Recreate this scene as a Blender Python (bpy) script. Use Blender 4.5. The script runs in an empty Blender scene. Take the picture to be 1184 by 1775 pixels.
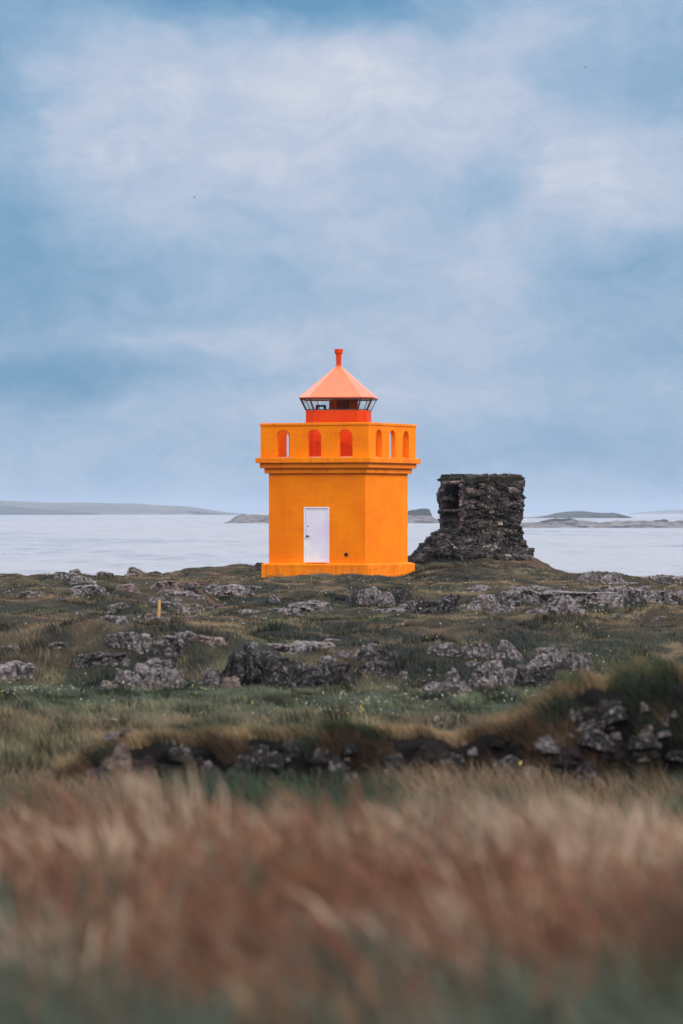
import bpy, bmesh, math, random
import numpy as np
from mathutils import Vector, Matrix
from mathutils.geometry import tessellate_polygon

R = math.radians
scene = bpy.context.scene
COL = scene.collection

# ------------------------------------------------------------------ camera
F = 7000.0                 # focal length in photo pixels (photo is 1184 wide)
H = 2.34                   # camera height above the lighthouse foot
CX, CY = 592.0, 887.5
cam_d = bpy.data.cameras.new('camera')
cam = bpy.data.objects.new('camera', cam_d)
COL.objects.link(cam)
cam.location = (0, 0, H)
cam.rotation_euler = (R(90), 0, 0)
cam_d.sensor_fit = 'HORIZONTAL'
cam_d.sensor_width = 24.0
cam_d.lens = 24.0 * F / 1184.0
cam_d.clip_start = 0.5
cam_d.clip_end = 80000
cam_d.dof.use_dof = True
cam_d.dof.focus_distance = 138.0
cam_d.dof.aperture_fstop = 3.8
scene.camera = cam

# ------------------------------------------------------------------ colour management, engine
scene.view_settings.view_transform = 'Standard'
scene.view_settings.look = 'None'
scene.view_settings.exposure = 0.0
scene.view_settings.gamma = 1.0
scene.render.engine = 'CYCLES'
scene.cycles.use_denoising = True
scene.cycles.max_bounces = 8
scene.cycles.transparent_max_bounces = 12
scene.cycles.volume_bounces = 0
scene.cycles.sample_clamp_indirect = 6.0

# ------------------------------------------------------------------ sun
SUN_EL, SUN_AZ = R(36), R(57)      # azimuth: to the right of straight behind the camera
sd = bpy.data.lights.new('sun', 'SUN')
sd.energy = 1.5
sd.angle = R(16)
sd.color = (1.0, 0.95, 0.88)
sun = bpy.data.objects.new('sun', sd)
COL.objects.link(sun)
sdir = Vector((math.sin(SUN_AZ) * math.cos(SUN_EL), -math.cos(SUN_AZ) * math.cos(SUN_EL), math.sin(SUN_EL)))
sun.rotation_euler = sdir.to_track_quat('Z', 'Y').to_euler()
sun.location = (30, -30, 60)

# ------------------------------------------------------------------ world: sky texture under a broken layer of cloud
world = bpy.data.worlds.new('World')
scene.world = world
world.use_nodes = True
wn, wl = world.node_tree.nodes, world.node_tree.links
wn.clear()

def wnode(t, **kw):
    n = wn.new(t)
    for k, v in kw.items():
        setattr(n, k, v)
    return n

def wmath(op, a, b=None, c=None, clamp=False):
    n = wn.new('ShaderNodeMath'); n.operation = op; n.use_clamp = clamp
    for i, v in enumerate((a, b, c)):
        if v is None: continue
        if isinstance(v, (int, float)): n.inputs[i].default_value = v
        else: wl.new(v, n.inputs[i])
    return n.outputs[0]

def wvec(op, a, b=None, c=None):
    n = wn.new('ShaderNodeVectorMath'); n.operation = op
    for i, v in enumerate((a, b, c)):
        if v is None: continue
        if isinstance(v, (tuple, list)): n.inputs[i].default_value = v
        else: wl.new(v, n.inputs[i])
    return n

def wmix(fac, a, b):
    n = wn.new('ShaderNodeMix'); n.data_type = 'RGBA'; n.clamp_factor = True
    for sock, v in ((n.inputs['Factor'], fac), (n.inputs[6], a), (n.inputs[7], b)):
        if isinstance(v, (int, float)): sock.default_value = v
        elif isinstance(v, tuple): sock.default_value = (*v, 1)
        else: wl.new(v, sock)
    return n.outputs[2]

tc = wnode('ShaderNodeTexCoord')
nrm = wvec('NORMALIZE', tc.outputs['Generated'])
sep = wnode('ShaderNodeSeparateXYZ'); wl.new(nrm.outputs[0], sep.inputs[0])
az = wmath('MULTIPLY', wmath('ARCTAN2', sep.outputs[0], sep.outputs[1]), 7.0)     # 1 unit = 1/7 rad
el = wmath('MULTIPLY', wmath('ARCSINE', sep.outputs[2]), 7.0)
comb = wnode('ShaderNodeCombineXYZ'); wl.new(az, comb.inputs[0]); wl.new(el, comb.inputs[1])

def wnoise(vec, scale, detail=4, rough=0.5, stretch=(1, 1, 1), off=(0, 0, 0)):
    m = wvec('MULTIPLY_ADD', vec, stretch, off)
    n = wnode('ShaderNodeTexNoise'); n.inputs['Scale'].default_value = scale
    n.inputs['Detail'].default_value = detail; n.inputs['Roughness'].default_value = rough
    wl.new(m.outputs[0], n.inputs['Vector'])
    return n

warp = wnoise(comb.outputs[0], 5.0, 4, 0.55, (1, 1.5, 1), (3.1, 1.7, 0))
wv = wvec('SUBTRACT', warp.outputs['Color'], (0.5, 0.5, 0.5))
P = wvec('MULTIPLY_ADD', wv.outputs[0], (0.26, 0.16, 0), comb.outputs[0]).outputs[0]
# cloud banks (+) and thin blue gaps (-): photo-pixel bearings turned into angles
banks = [
    (620, 150, 270, 70, .30), (150, 230, 170, 90, .26), (450, 280, 210, 75, .26), (1060, 330, 170, 95, .34),
    (830, 450, 150, 75, .30), (330, 430, 150, 60, .12), (980, 50, 160, 60, .10), (700, 585, 380, 40, .16),
    (230, 580, 260, 28, .18), (230, 100, 90, 50, .12), (760, 230, 120, 60, .14), (600, 880, 900, 40, .03),
    (640, 690, 400, 60, .12), (420, 560, 120, 40, .06), (1000, 250, 120, 50, .10),
    (500, -5, 300, 52, -.62), (10, 150, 70, 110, -.26), (860, 365, 110, 60, -.20), (1160, 150, 110, 80, -.18),
    (1080, 455, 190, 50, -.22), (20, 510, 170, 120, -.26), (80, 640, 220, 70, -.32), (20, 385, 80, 70, -.22),
    (440, 365, 70, 45, -.10), (1120, 600, 210, 42, -.16), (330, 640, 200, 30, -.08), (560, 800, 900, 50, -.03),
    (1080, 770, 280, 40, -.12), (1000, 90, 60, 50, -.10), (270, 470, 140, 40, -.14), (120, 10, 90, 40, -.05),
]
acc = None
for (bx, by, rx, ry, amp) in banks:
    sx, sy = 1000.0 / rx, 1000.0 / ry
    ux, uy = (bx - CX) / 1000.0, (CY - by) / 1000.0
    q = wvec('MULTIPLY_ADD', P, (sx, sy, 0), (-ux * sx, -uy * sy, 0)).outputs[0]
    d = wvec('DOT_PRODUCT', q, q).outputs['Value']
    e = wmath('POWER', 0.4346, d)
    acc = wmath('MULTIPLY_ADD', e, amp, 0.0 if acc is None else acc)
n1 = wnoise(comb.outputs[0], 2.6, 6, 0.55, (1, 1.7, 1), (11.3, 4.2, 0))
n2 = wnoise(P, 8.0, 7, 0.62, (1, 1.9, 1), (2.3, 7.2, 0))
f = wmath('MULTIPLY_ADD', wmath('SUBTRACT', n1.outputs[0], 0.5), 0.55, acc)
f = wmath('MULTIPLY_ADD', wmath('SUBTRACT', n2.outputs[0], 0.5), 0.40, f)
n3 = wnoise(P, 24.0, 6, 0.6, (1, 1.7, 1), (5.3, 1.2, 0))
f = wmath('MULTIPLY_ADD', wmath('SUBTRACT', n3.outputs[0], 0.5), 0.20, f)
f = wmath('ADD', f, 0.49)
ramp = wnode('ShaderNodeValToRGB'); wl.new(f, ramp.inputs[0])
cr = ramp.color_ramp
cr.interpolation = 'LINEAR'
cr.elements[0].position = 0.0; cr.elements[0].color = (.11, .295, .52, 1)
cr.elements[1].position = 1.0; cr.elements[1].color = (.74, .755, .81, 1)
for p_, c_ in ((.25, (.205, .375, .58, 1)), (.48, (.335, .475, .665, 1)), (.72, (.50, .575, .725, 1))):
    e_ = cr.elements.new(p_); e_.color = c_
# overcast dome: brighter towards the zenith
selv = wmath('MAXIMUM', sep.outputs[2], 0.0)
gain = wmath('MULTIPLY_ADD', wmath('SMOOTH_MIN', wmath('MAXIMUM', wmath('SUBTRACT', selv, 0.135), 0.0), 0.27, 0.10), 10.0, 1.0)
gain = wmath('MULTIPLY', gain, 10.0)
white = wmix(wmath('MULTIPLY', wmath('SUBTRACT', selv, 0.135), 5.0, clamp=True), ramp.outputs[0], (.63, .635, .69))
cl = wvec('SCALE', white); wl.new(gain, cl.inputs['Scale'])
sky = wnode('ShaderNodeTexSky'); sky.sky_type = 'NISHITA'; sky.sun_disc = False
sky.sun_elevation = SUN_EL
sky.sun_rotation = math.pi - SUN_AZ
cover = wmath('MULTIPLY_ADD', f, 0.10, 0.88, clamp=True)
mixed = wmix(cover, sky.outputs[0], cl.outputs[0])
bg = wnode('ShaderNodeBackground'); bg.inputs['Strength'].default_value = 0.1
wl.new(mixed, bg.inputs['Color'])
wo = wnode('ShaderNodeOutputWorld'); wl.new(bg.outputs[0], wo.inputs['Surface'])

# ================================================================== helpers
rng = np.random.default_rng(7)

def tag(o, label=None, cat=None, group=None, kind=None):
    if label: o['label'] = label
    if cat: o['category'] = cat
    if group: o['group'] = group
    if kind: o['kind'] = kind
    return o

def empty(name, loc=(0, 0, 0), rz=0.0):
    o = bpy.data.objects.new(name, None)
    o.empty_display_size = 0.3
    o.location = loc; o.rotation_euler = (0, 0, rz)
    COL.objects.link(o)
    return o

def obj_bm(name, bm, mat, parent=None, bevel=0.0, smooth=False):
    bmesh.ops.recalc_face_normals(bm, faces=bm.faces)
    me = bpy.data.meshes.new(name); bm.to_mesh(me); bm.free()
    if smooth:
        me.polygons.foreach_set('use_smooth', [True] * len(me.polygons))
    me.materials.append(mat)
    o = bpy.data.objects.new(name, me); COL.objects.link(o)
    if parent: o.parent = parent
    if bevel:
        m = o.modifiers.new('bevel', 'BEVEL'); m.width = bevel; m.segments = 2
        m.limit_method = 'ANGLE'; m.angle_limit = R(40)
    return o

def obj_np(name, V, faces_list, mat, colors=None, parent=None, smooth=False):
    """faces_list: list of (n,k) int arrays"""
    me = bpy.data.meshes.new(name)
    V = np.asarray(V, dtype=np.float32)
    me.vertices.add(len(V)); me.vertices.foreach_set('co', V.ravel())
    loops = np.concatenate([f.ravel() for f in faces_list]).astype(np.int32)
    tot = np.concatenate([np.full(len(f), f.shape[1], dtype=np.int32) for f in faces_list])
    start = np.concatenate([[0], np.cumsum(tot)[:-1]]).astype(np.int32)
    me.loops.add(len(loops)); me.loops.foreach_set('vertex_index', loops)
    me.polygons.add(len(tot)); me.polygons.foreach_set('loop_start', start)
    try: me.polygons.foreach_set('loop_total', tot)
    except Exception: pass
    me.polygons.foreach_set('use_smooth', np.full(len(tot), smooth, dtype=bool))
    me.update(calc_edges=True)
    if colors is not None:
        ca = me.color_attributes.new('Col', 'FLOAT_COLOR', 'POINT')
        c4 = np.ones((len(V), 4), dtype=np.float32); c4[:, :3] = colors
        ca.data.foreach_set('color', c4.ravel())
    me.materials.append(mat)
    o = bpy.data.objects.new(name, me); COL.objects.link(o)
    if parent: o.parent = parent
    return o

def add_box(bm, x0, x1, y0, y1, z0, z1, M=None):
    vs = [bm.verts.new((x, y, z)) for z in (z0, z1) for (x, y) in ((x0, y0), (x1, y0), (x1, y1), (x0, y1))]
    for f in ((3, 2, 1, 0), (4, 5, 6, 7), (0, 1, 5, 4), (1, 2, 6, 5), (2, 3, 7, 6), (3, 0, 4, 7)):
        bm.faces.new([vs[i] for i in f])
    if M is not None:
        for v in vs: v.co = M @ v.co
    return vs

def add_loft(bm, rings, cap0=True, cap1=True):
    """rings: list of lists of points, same length"""
    rv = [[bm.verts.new(p) for p in r] for r in rings]
    n = len(rv[0])
    for a, b in zip(rv[:-1], rv[1:]):
        for i in range(n):
            bm.faces.new((a[i], a[(i + 1) % n], b[(i + 1) % n], b[i]))
    if cap0: bm.faces.new(list(reversed(rv[0])))
    if cap1: bm.faces.new(rv[-1])
    return rv

def add_prism_xz(bm, poly, y0, y1, M=None):
    """polygon in x-z extruded between y0 and y1"""
    a = [bm.verts.new((x, y0, z)) for x, z in poly]
    b = [bm.verts.new((x, y1, z)) for x, z in poly]
    n = len(poly)
    for t in tessellate_polygon([[Vector((x, z, 0)) for x, z in poly]]):
        bm.faces.new([a[i] for i in t]); bm.faces.new([b[i] for i in reversed(t)])
    for i in range(n):
        bm.faces.new((a[(i + 1) % n], a[i], b[i], b[(i + 1) % n]))
    if M is not None:
        for v in a + b: v.co = M @ v.co

def circle(r, z, n=16, cx=0, cy=0):
    return [(cx + r * math.cos(2 * math.pi * i / n), cy + r * math.sin(2 * math.pi * i / n), z) for i in range(n)]

# ---- vectorised noise
def _h(ix, iy, iz, seed):
    h = (ix.astype(np.int64) * 374761393 + iy.astype(np.int64) * 668265263 + iz.astype(np.int64) * 2147483647 + seed * 1274126177) & 0xFFFFFFFF
    h = ((h ^ (h >> 13)) * 1274126177) & 0xFFFFFFFF
    h = ((h ^ (h >> 16)) * 2246822519) & 0xFFFFFFFF
    return ((h ^ (h >> 15)) & 0xFFFFFF) / float(0xFFFFFF)

def vnoise(x, y, z=None, seed=0):
    x = np.asarray(x, dtype=np.float64); y = np.asarray(y, dtype=np.float64)
    z = np.zeros_like(x) if z is None else np.asarray(z, dtype=np.float64)
    ix, iy, iz = np.floor(x), np.floor(y), np.floor(z)
    fx, fy, fz = x - ix, y - iy, z - iz
    fx = fx * fx * fx * (fx * (fx * 6 - 15) + 10); fy = fy * fy * fy * (fy * (fy * 6 - 15) + 10); fz = fz * fz * (3 - 2 * fz)
    def c(dx, dy, dz): return _h(ix + dx, iy + dy, iz + dz, seed)
    r0 = (c(0,0,0)*(1-fx)+c(1,0,0)*fx)*(1-fy)+(c(0,1,0)*(1-fx)+c(1,1,0)*fx)*fy
    if np.any(fz):
        r1 = (c(0,0,1)*(1-fx)+c(1,0,1)*fx)*(1-fy)+(c(0,1,1)*(1-fx)+c(1,1,1)*fx)*fy
        r0 = r0*(1-fz)+r1*fz
    return r0 * 2 - 1

def fbm(x, y, z=None, oct=4, seed=0, gain=0.5):
    a, s, t = 1.0, 0.0, 0.0
    for k in range(oct):
        s = s + a * vnoise(x * 2**k + 17.3 * k, y * 2**k - 9.1 * k, None if z is None else z * 2**k + 3.7 * k, seed + k)
        t += a; a *= gain
    return s / t

def sstep(x, a, b):
    t = np.clip((x - a) / (b - a), 0, 1)
    return t * t * (3 - 2 * t)

# ---- materials
def mat_new(name):
    m = bpy.data.materials.new(name); m.use_nodes = True
    nt = m.node_tree; b = nt.nodes['Principled BSDF']
    return m, nt.nodes, nt.links, b

def N(nodes, links, t, ins=None, **kw):
    n = nodes.new(t)
    for k, v in kw.items(): setattr(n, k, v)
    for k, v in (ins or {}).items():
        if hasattr(v, 'is_output'): links.new(v, n.inputs[k])
        else: n.inputs[k].default_value = v
    return n

def ramp_of(nodes, links, fac, stops):
    n = nodes.new('ShaderNodeValToRGB'); links.new(fac, n.inputs[0])
    e = n.color_ramp.elements
    e[0].position, e[0].color = stops[0][0], (*stops[0][1], 1)
    e[1].position, e[1].color = stops[-1][0], (*stops[-1][1], 1)
    for p, c in stops[1:-1]:
        q = e.new(p); q.color = (*c, 1)
    return n.outputs[0]

def mixc(nodes, links, fac, a, b):
    n = nodes.new('ShaderNodeMix'); n.data_type = 'RGBA'
    for s, v in ((n.inputs['Factor'], fac), (n.inputs[6], a), (n.inputs[7], b)):
        if isinstance(v, (int, float)): s.default_value = v
        elif isinstance(v, tuple): s.default_value = (*v, 1)
        else: links.new(v, s)
    return n.outputs[2]

def painted(name, base, dark, rough=0.55, stain=0.5, boards=True, spec=0.3, splash=False):
    """painted concrete: board marks, patchy coats, small dark chips and runs"""
    m, n, l, b = mat_new(name)
    tc = N(n, l, 'ShaderNodeTexCoord')
    o = tc.outputs['Object']
    big = N(n, l, 'ShaderNodeTexNoise', {'Vector': o, 'Scale': 0.9, 'Detail': 5.0, 'Roughness': 0.6})
    c1 = mixc(n, l, ramp_of(n, l, big.outputs[0], [(.38, (0, 0, 0)), (.64, (1, 1, 1))]), base, (base[0] * .90, base[1] * .78, base[2]))
    mp = N(n, l, 'ShaderNodeMapping', {'Vector': o, 'Scale': (6.0, 6.0, .7)})
    run = N(n, l, 'ShaderNodeTexNoise', {'Vector': mp.outputs[0], 'Scale': 1.0, 'Detail': 6.0, 'Roughness': .7})
    c2 = mixc(n, l, ramp_of(n, l, run.outputs[0], [(.54, (0, 0, 0)), (.74, (stain, stain, stain))]), c1, dark)
    mp2 = N(n, l, 'ShaderNodeMapping', {'Vector': o, 'Scale': (1.2, 1.2, 9.0)})
    brd = N(n, l, 'ShaderNodeTexNoise', {'Vector': mp2.outputs[0], 'Scale': 1.0, 'Detail': 3.0, 'Roughness': .5})
    c3 = mixc(n, l, ramp_of(n, l, brd.outputs[0], [(.48, (0, 0, 0)), (.70, (.24, .24, .24))]), c2, dark)
    chip = N(n, l, 'ShaderNodeTexNoise', {'Vector': o, 'Scale': 7.0, 'Detail': 3.0, 'Roughness': .6})
    c4 = mixc(n, l, ramp_of(n, l, chip.outputs[0], [(.725, (0, 0, 0)), (.76, (.8, .8, .8))]), c3, tuple(x * .25 for x in dark))
    if splash:                                            # mud and algae thrown up from the turf onto the plinth
        sx_ = N(n, l, 'ShaderNodeSeparateXYZ', {0: o})
        sp = N(n, l, 'ShaderNodeTexNoise', {'Vector': o, 'Scale': 4.5, 'Detail': 7.0, 'Roughness': .7})
        hgt_ = N(n, l, 'ShaderNodeMath', {0: sp.outputs[0], 1: .9, 2: sx_.outputs[2]}, operation='MULTIPLY_ADD')
        hgt_ = N(n, l, 'ShaderNodeMath', {0: hgt_.outputs[0], 1: -1.0, 2: 1.0}, operation='MULTIPLY_ADD')
        c4 = mixc(n, l, ramp_of(n, l, hgt_.outputs[0], [(.40, (0, 0, 0)), (.62, (.75, .75, .75))]), c4, (.10, .055, .02))
    l.new(c4, b.inputs['Base Color'])
    b.inputs['Roughness'].default_value = rough
    b.inputs['Specular IOR Level'].default_value = spec
    fine = N(n, l, 'ShaderNodeTexNoise', {'Vector': o, 'Scale': 30.0, 'Detail': 4.0})
    hsum = N(n, l, 'ShaderNodeMath', {0: brd.outputs[0], 1: .8, 2: fine.outputs[0]}, operation='MULTIPLY_ADD')
    bp = N(n, l, 'ShaderNodeBump', {'Height': hsum.outputs[0], 'Strength': .25, 'Distance': .02})
    l.new(bp.outputs[0], b.inputs['Normal'])
    return m

def plain(name, col, rough=.5, metal=0.0, var=.15, scale=6.0, spec=.4):
    m, n, l, b = mat_new(name)
    tc = N(n, l, 'ShaderNodeTexCoord')
    t = N(n, l, 'ShaderNodeTexNoise', {'Vector': tc.outputs['Object'], 'Scale': scale, 'Detail': 5.0, 'Roughness': .6})
    l.new(mixc(n, l, t.outputs[0], tuple(c * (1 - var) for c in col), tuple(min(1, c * (1 + var)) for c in col)), b.inputs['Base Color'])
    b.inputs['Roughness'].default_value = rough
    b.inputs['Metallic'].default_value = metal
    b.inputs['Specular IOR Level'].default_value = spec
    return m

def grass_mat(name, trans=.3):
    m, n, l, b = mat_new(name)
    ca = N(n, l, 'ShaderNodeAttribute', attribute_name='Col')
    l.new(ca.outputs['Color'], b.inputs['Base Color'])
    b.inputs['Roughness'].default_value = .75
    b.inputs['Specular IOR Level'].default_value = .12
    tr = N(n, l, 'ShaderNodeBsdfTranslucent', {'Color': ca.outputs['Color']})
    mx = N(n, l, 'ShaderNodeMixShader', {0: trans})
    l.new(b.outputs[0], mx.inputs[1]); l.new(tr.outputs[0], mx.inputs[2])
    l.new(mx.outputs[0], n['Material Output'].inputs['Surface'])
    return m

def rock_mat(name, body, pale, dark, rust=(.16, .085, .05), pale_lo=.50, bump=.7, scale=1.0, per_stone=False):
    m, n, l, b = mat_new(name)
    tc = N(n, l, 'ShaderNodeTexCoord'); oi = N(n, l, 'ShaderNodeObjectInfo')
    off = N(n, l, 'ShaderNodeVectorMath', {0: (37.0, 19.0, 53.0)}, operation='SCALE'); l.new(oi.outputs['Random'], off.inputs['Scale'])
    ov = N(n, l, 'ShaderNodeVectorMath', {0: tc.outputs['Object'], 1: off.outputs[0]}, operation='ADD').outputs[0]
    a = N(n, l, 'ShaderNodeTexNoise', {'Vector': ov, 'Scale': 2.2 * scale, 'Detail': 7.0, 'Roughness': .65})
    c = ramp_of(n, l, a.outputs[0], [(.36, dark), (.47, body), (.66, tuple(x * 1.35 for x in body))])
    rs = N(n, l, 'ShaderNodeTexNoise', {'Vector': ov, 'Scale': 1.1 * scale, 'Detail': 4.0, 'Roughness': .6, 'Distortion': .5})
    c = mixc(n, l, ramp_of(n, l, rs.outputs[0], [(.56, (0, 0, 0)), (.70, (.75, .75, .75))]), c, rust)
    lv = N(n, l, 'ShaderNodeTexNoise', {'Vector': ov, 'Scale': 6.5 * scale, 'Detail': 8.0, 'Roughness': .72, 'Distortion': .4})
    c = mixc(n, l, ramp_of(n, l, lv.outputs[0], [(pale_lo, (0, 0, 0)), (pale_lo + .045, (.95, .95, .95))]), c, pale)
    if per_stone:
        ca = N(n, l, 'ShaderNodeAttribute', attribute_name='Col')
        mm = n.new('ShaderNodeMix'); mm.data_type = 'RGBA'; mm.blend_type = 'MULTIPLY'; mm.inputs['Factor'].default_value = 1
        l.new(c, mm.inputs[6]); l.new(ca.outputs['Color'], mm.inputs[7]); c = mm.outputs[2]
    l.new(c, b.inputs['Base Color'])
    b.inputs['Roughness'].default_value = .88
    b.inputs['Specular IOR Level'].default_value = .2
    v = N(n, l, 'ShaderNodeTexVoronoi', {'Vector': ov, 'Scale': 4.0 * scale}, feature='DISTANCE_TO_EDGE')
    hs = N(n, l, 'ShaderNodeMath', {0: v.outputs['Distance'], 1: .6, 2: lv.outputs[0]}, operation='MULTIPLY_ADD')
    bp = N(n, l, 'ShaderNodeBump', {'Height': hs.outputs[0], 'Strength': bump, 'Distance': .22})
    l.new(bp.outputs[0], b.inputs['Normal'])
    return m

M_ORANGE = painted('orange_paint', (.95, .235, .0010), (.68, .125, .001), spec=.05)
M_ORANGE_TRIM = painted('orange_trim_paint', (.90, .235, .002), (.42, .075, .002), stain=.85, spec=.08, splash=True)
M_RED = painted('red_orange_paint', (.68, .056, .001), (.42, .03, .001), stain=.35, spec=.10)
M_ROOF = painted('roof_paint', (.64, .148, .038), (.42, .065, .012), rough=.34, stain=.7, spec=.6)
M_FLOOR = painted('gallery_floor_paint', (.72, .36, .24), (.4, .15, .06), stain=.5)
M_DOOR = painted('white_door_paint', (.80, .79, .76), (.66, .63, .58), rough=.5, stain=.25, spec=.15)
M_BLACK = plain('black_metal', (.012, .013, .015), .5)
M_DARKFRAME = plain('lantern_frame_metal', (.10, .055, .045), .5, .2)
M_STEEL = plain('door_steel', (.10, .10, .10), .4, .8)

def glass_mat():
    m, n, l, b = mat_new('lantern_glass')
    n.remove(b)
    tr = N(n, l, 'ShaderNodeBsdfTransparent', {'Color': (.86, .93, .93, 1)})
    gl = N(n, l, 'ShaderNodeBsdfGlossy', {'Color': (.9, .95, .95, 1), 'Roughness': .02})
    lw = N(n, l, 'ShaderNodeLayerWeight', {'Blend': .5})
    f5 = N(n, l, 'ShaderNodeMath', {0: lw.outputs['Facing'], 1: 5.0}, operation='POWER')
    fr = N(n, l, 'ShaderNodeMath', {0: f5.outputs[0], 1: .55, 2: .05}, operation='MULTIPLY_ADD')
    mx = N(n, l, 'ShaderNodeMixShader')
    l.new(fr.outputs[0], mx.inputs[0]); l.new(tr.outputs[0], mx.inputs[1]); l.new(gl.outputs[0], mx.inputs[2])
    l.new(mx.outputs[0], n['Material Output'].inputs['Surface'])
    return m
M_GLASS = glass_mat()
M_ROCK = rock_mat('shore_rock', (.150, .124, .117), (.42, .37, .36), (.022, .019, .018), pale_lo=.497, bump=1.0, scale=2.2)
M_ROCK_DARK = rock_mat('dark_outcrop_rock', (.055, .048, .046), (.33, .30, .295), (.013, .013, .014), rust=(.06, .04, .032), pale_lo=.548, bump=1.0, scale=2.4)
M_ROCK_RED = rock_mat('reddish_rock', (.150, .105, .092), (.30, .25, .235), (.045, .028, .025), pale_lo=.54, scale=1.7)
M_ROCK_PEAT = rock_mat('peat_stained_rock', (.034, .026, .022), (.15, .125, .115), (.008, .007, .006), rust=(.07, .042, .030), pale_lo=.61, bump=1.0, scale=2.0)
M_RUIN = rock_mat('ruin_stone', (.052, .044, .040), (.25, .225, .21), (.012, .011, .011), rust=(.085, .055, .04), pale_lo=.555, scale=1.6, bump=1.0, per_stone=True)
M_RUIN_PALE = rock_mat('ruin_jamb_stone', (.12, .085, .075), (.30, .25, .23), (.05, .04, .036), scale=1.6, per_stone=True)
M_DAYLIGHT_BLOCK = rock_mat('daylight_block_dark', (.020, .017, .016), (.04, .036, .034), (.008, .007, .007), rust=(.03, .02, .016))
M_GRASS = grass_mat('short_grass')
M_TALL = grass_mat('tall_grass', .35)

# ================================================================== terrain
prof = np.array([
    (-80, 1.2), (-20, 1.35), (0, 1.34), (4.5, 1.30), (7, 1.235), (10, 1.12), (14, .85), (18, .45), (25, .18), (31, .0), (34, .04), (38, .18),
    (42, .20), (50, .04), (55, -.13), (58, -.20), (59.5, -.10), (62, .26), (66, .33), (75, .38), (90, .42), (105, .34),
    (120, .13), (132, -.06), (140, -.10), (148, -.08), (154, -.08), (158, -.35), (166, -2.2), (176, -4.6), (230, -9)])
_d = np.arange(-80, 230, .25)
_p = np.interp(_d, prof[:, 0], prof[:, 1])
_k = np.exp(-np.linspace(-2, 2, 9) ** 2); _k /= _k.sum()
_p = np.convolve(np.pad(_p, 4, mode='edge'), _k, mode='valid')

def px_x(px, d): return (px - CX) * d / F

crest = np.array([(-400, -.22), (0, -.15), (100, -.09), (180, .06), (235, .13), (330, .16), (440, .14), (470, .05), (600, .02), (690, .16), (720, .30), (760, .46),
                  (830, .50), (890, .48), (925, .38), (950, .12), (985, -.16), (1040, -.30), (1184, -.44), (1600, -.48)])
def hummock(x, y):
    # stepped, grassy folds over buried ledges
    n = fbm(x * .22 + .35 * fbm(x * .5, y * .3, oct=2, seed=19), y * .13, oct=3, seed=11)
    st = n * 6.0; fl = np.floor(st); fr = st - fl
    return .36 * ((fl + sstep(fr, .2, .5)) / 6.0) + .08 * n
def T(x, y):
    x = np.asarray(x, dtype=np.float64); y = np.asarray(y, dtype=np.float64)
    z = np.interp(y, _d, _p)
    X150 = CX + x * F / 150.0
    lat = np.interp(X150, crest[:, 0], crest[:, 1]) + .05
    z = z + lat * sstep(y, 132, 147) * (1 - sstep(y, 158, 166))
    # scarp fades on the far left and right
    u = CX + x * F / np.maximum(y, 20.0)
    out = sstep(y, 56, 60) * (1 - sstep(y, 62, 78))
    side = 1 - sstep(u, 100, 190) * (1 - sstep(u, 1040, 1120))
    z = z - .10 * out * side
    # tussocks and hummocks
    far = sstep(y, 30, 45)
    amp = .035 + .065 * far
    flat = np.exp(-(((x + .1) / 4.0) ** 2 + ((y - 141.0) / 5.0) ** 2))
    z = z + amp * (1 - .8 * flat) * (fbm(x * .8, y * .32, oct=3, seed=3)) * 1.3
    z = z + hummock(x, y) * sstep(y, 56, 63) * (1 - .85 * flat)
    z = z + .035 * far * np.abs(fbm(x * 2.4, y * 1.2, oct=2, seed=23))
    z = z + .07 * (1 - sstep(y, 17, 24)) * sstep(y, 7, 12) * fbm(x * .9 + 4, y * .35, oct=2, seed=29)
    r = np.abs(x)
    z = z - .0012 * np.maximum(r - 55, 0) ** 2 * .6
    return z

def ground_hit(px, py, d0=34.0):
    d = np.arange(d0, 172, .1)
    zr = H - (py - CY) * d / F
    zt = T((px - CX) * d / F, d)
    k = np.argmax(zr <= zt)
    if not np.any(zr <= zt): k = int(np.argmin(zr - zt))
    return (px - CX) * d[k] / F, float(d[k]), float(zt[k])

# ground colour: patches of turf, heather and dry grass (used by ground and blades alike)
C_GREEN = np.array((.046, .058, .026)); C_DARK = np.array((.009, .014, .010)); C_OLIVE = np.array((.074, .067, .033))
C_TAN = np.array((.170, .120, .066)); C_RUST = np.array((.120, .064, .036)); C_BLUE = np.array((.050, .072, .046))
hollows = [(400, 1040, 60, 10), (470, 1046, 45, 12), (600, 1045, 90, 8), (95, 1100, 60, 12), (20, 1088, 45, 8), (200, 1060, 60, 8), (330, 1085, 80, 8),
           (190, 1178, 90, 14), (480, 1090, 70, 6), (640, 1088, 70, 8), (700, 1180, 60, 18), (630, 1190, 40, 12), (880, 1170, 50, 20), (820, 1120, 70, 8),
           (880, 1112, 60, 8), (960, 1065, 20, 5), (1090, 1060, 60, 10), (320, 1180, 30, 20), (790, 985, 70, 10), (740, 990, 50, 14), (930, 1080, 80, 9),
           (160, 1030, 60, 8), (110, 1002, 40, 6), (1010, 1085, 60, 6), (540, 1120, 40, 6), (300, 1155, 60, 10)]
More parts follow.
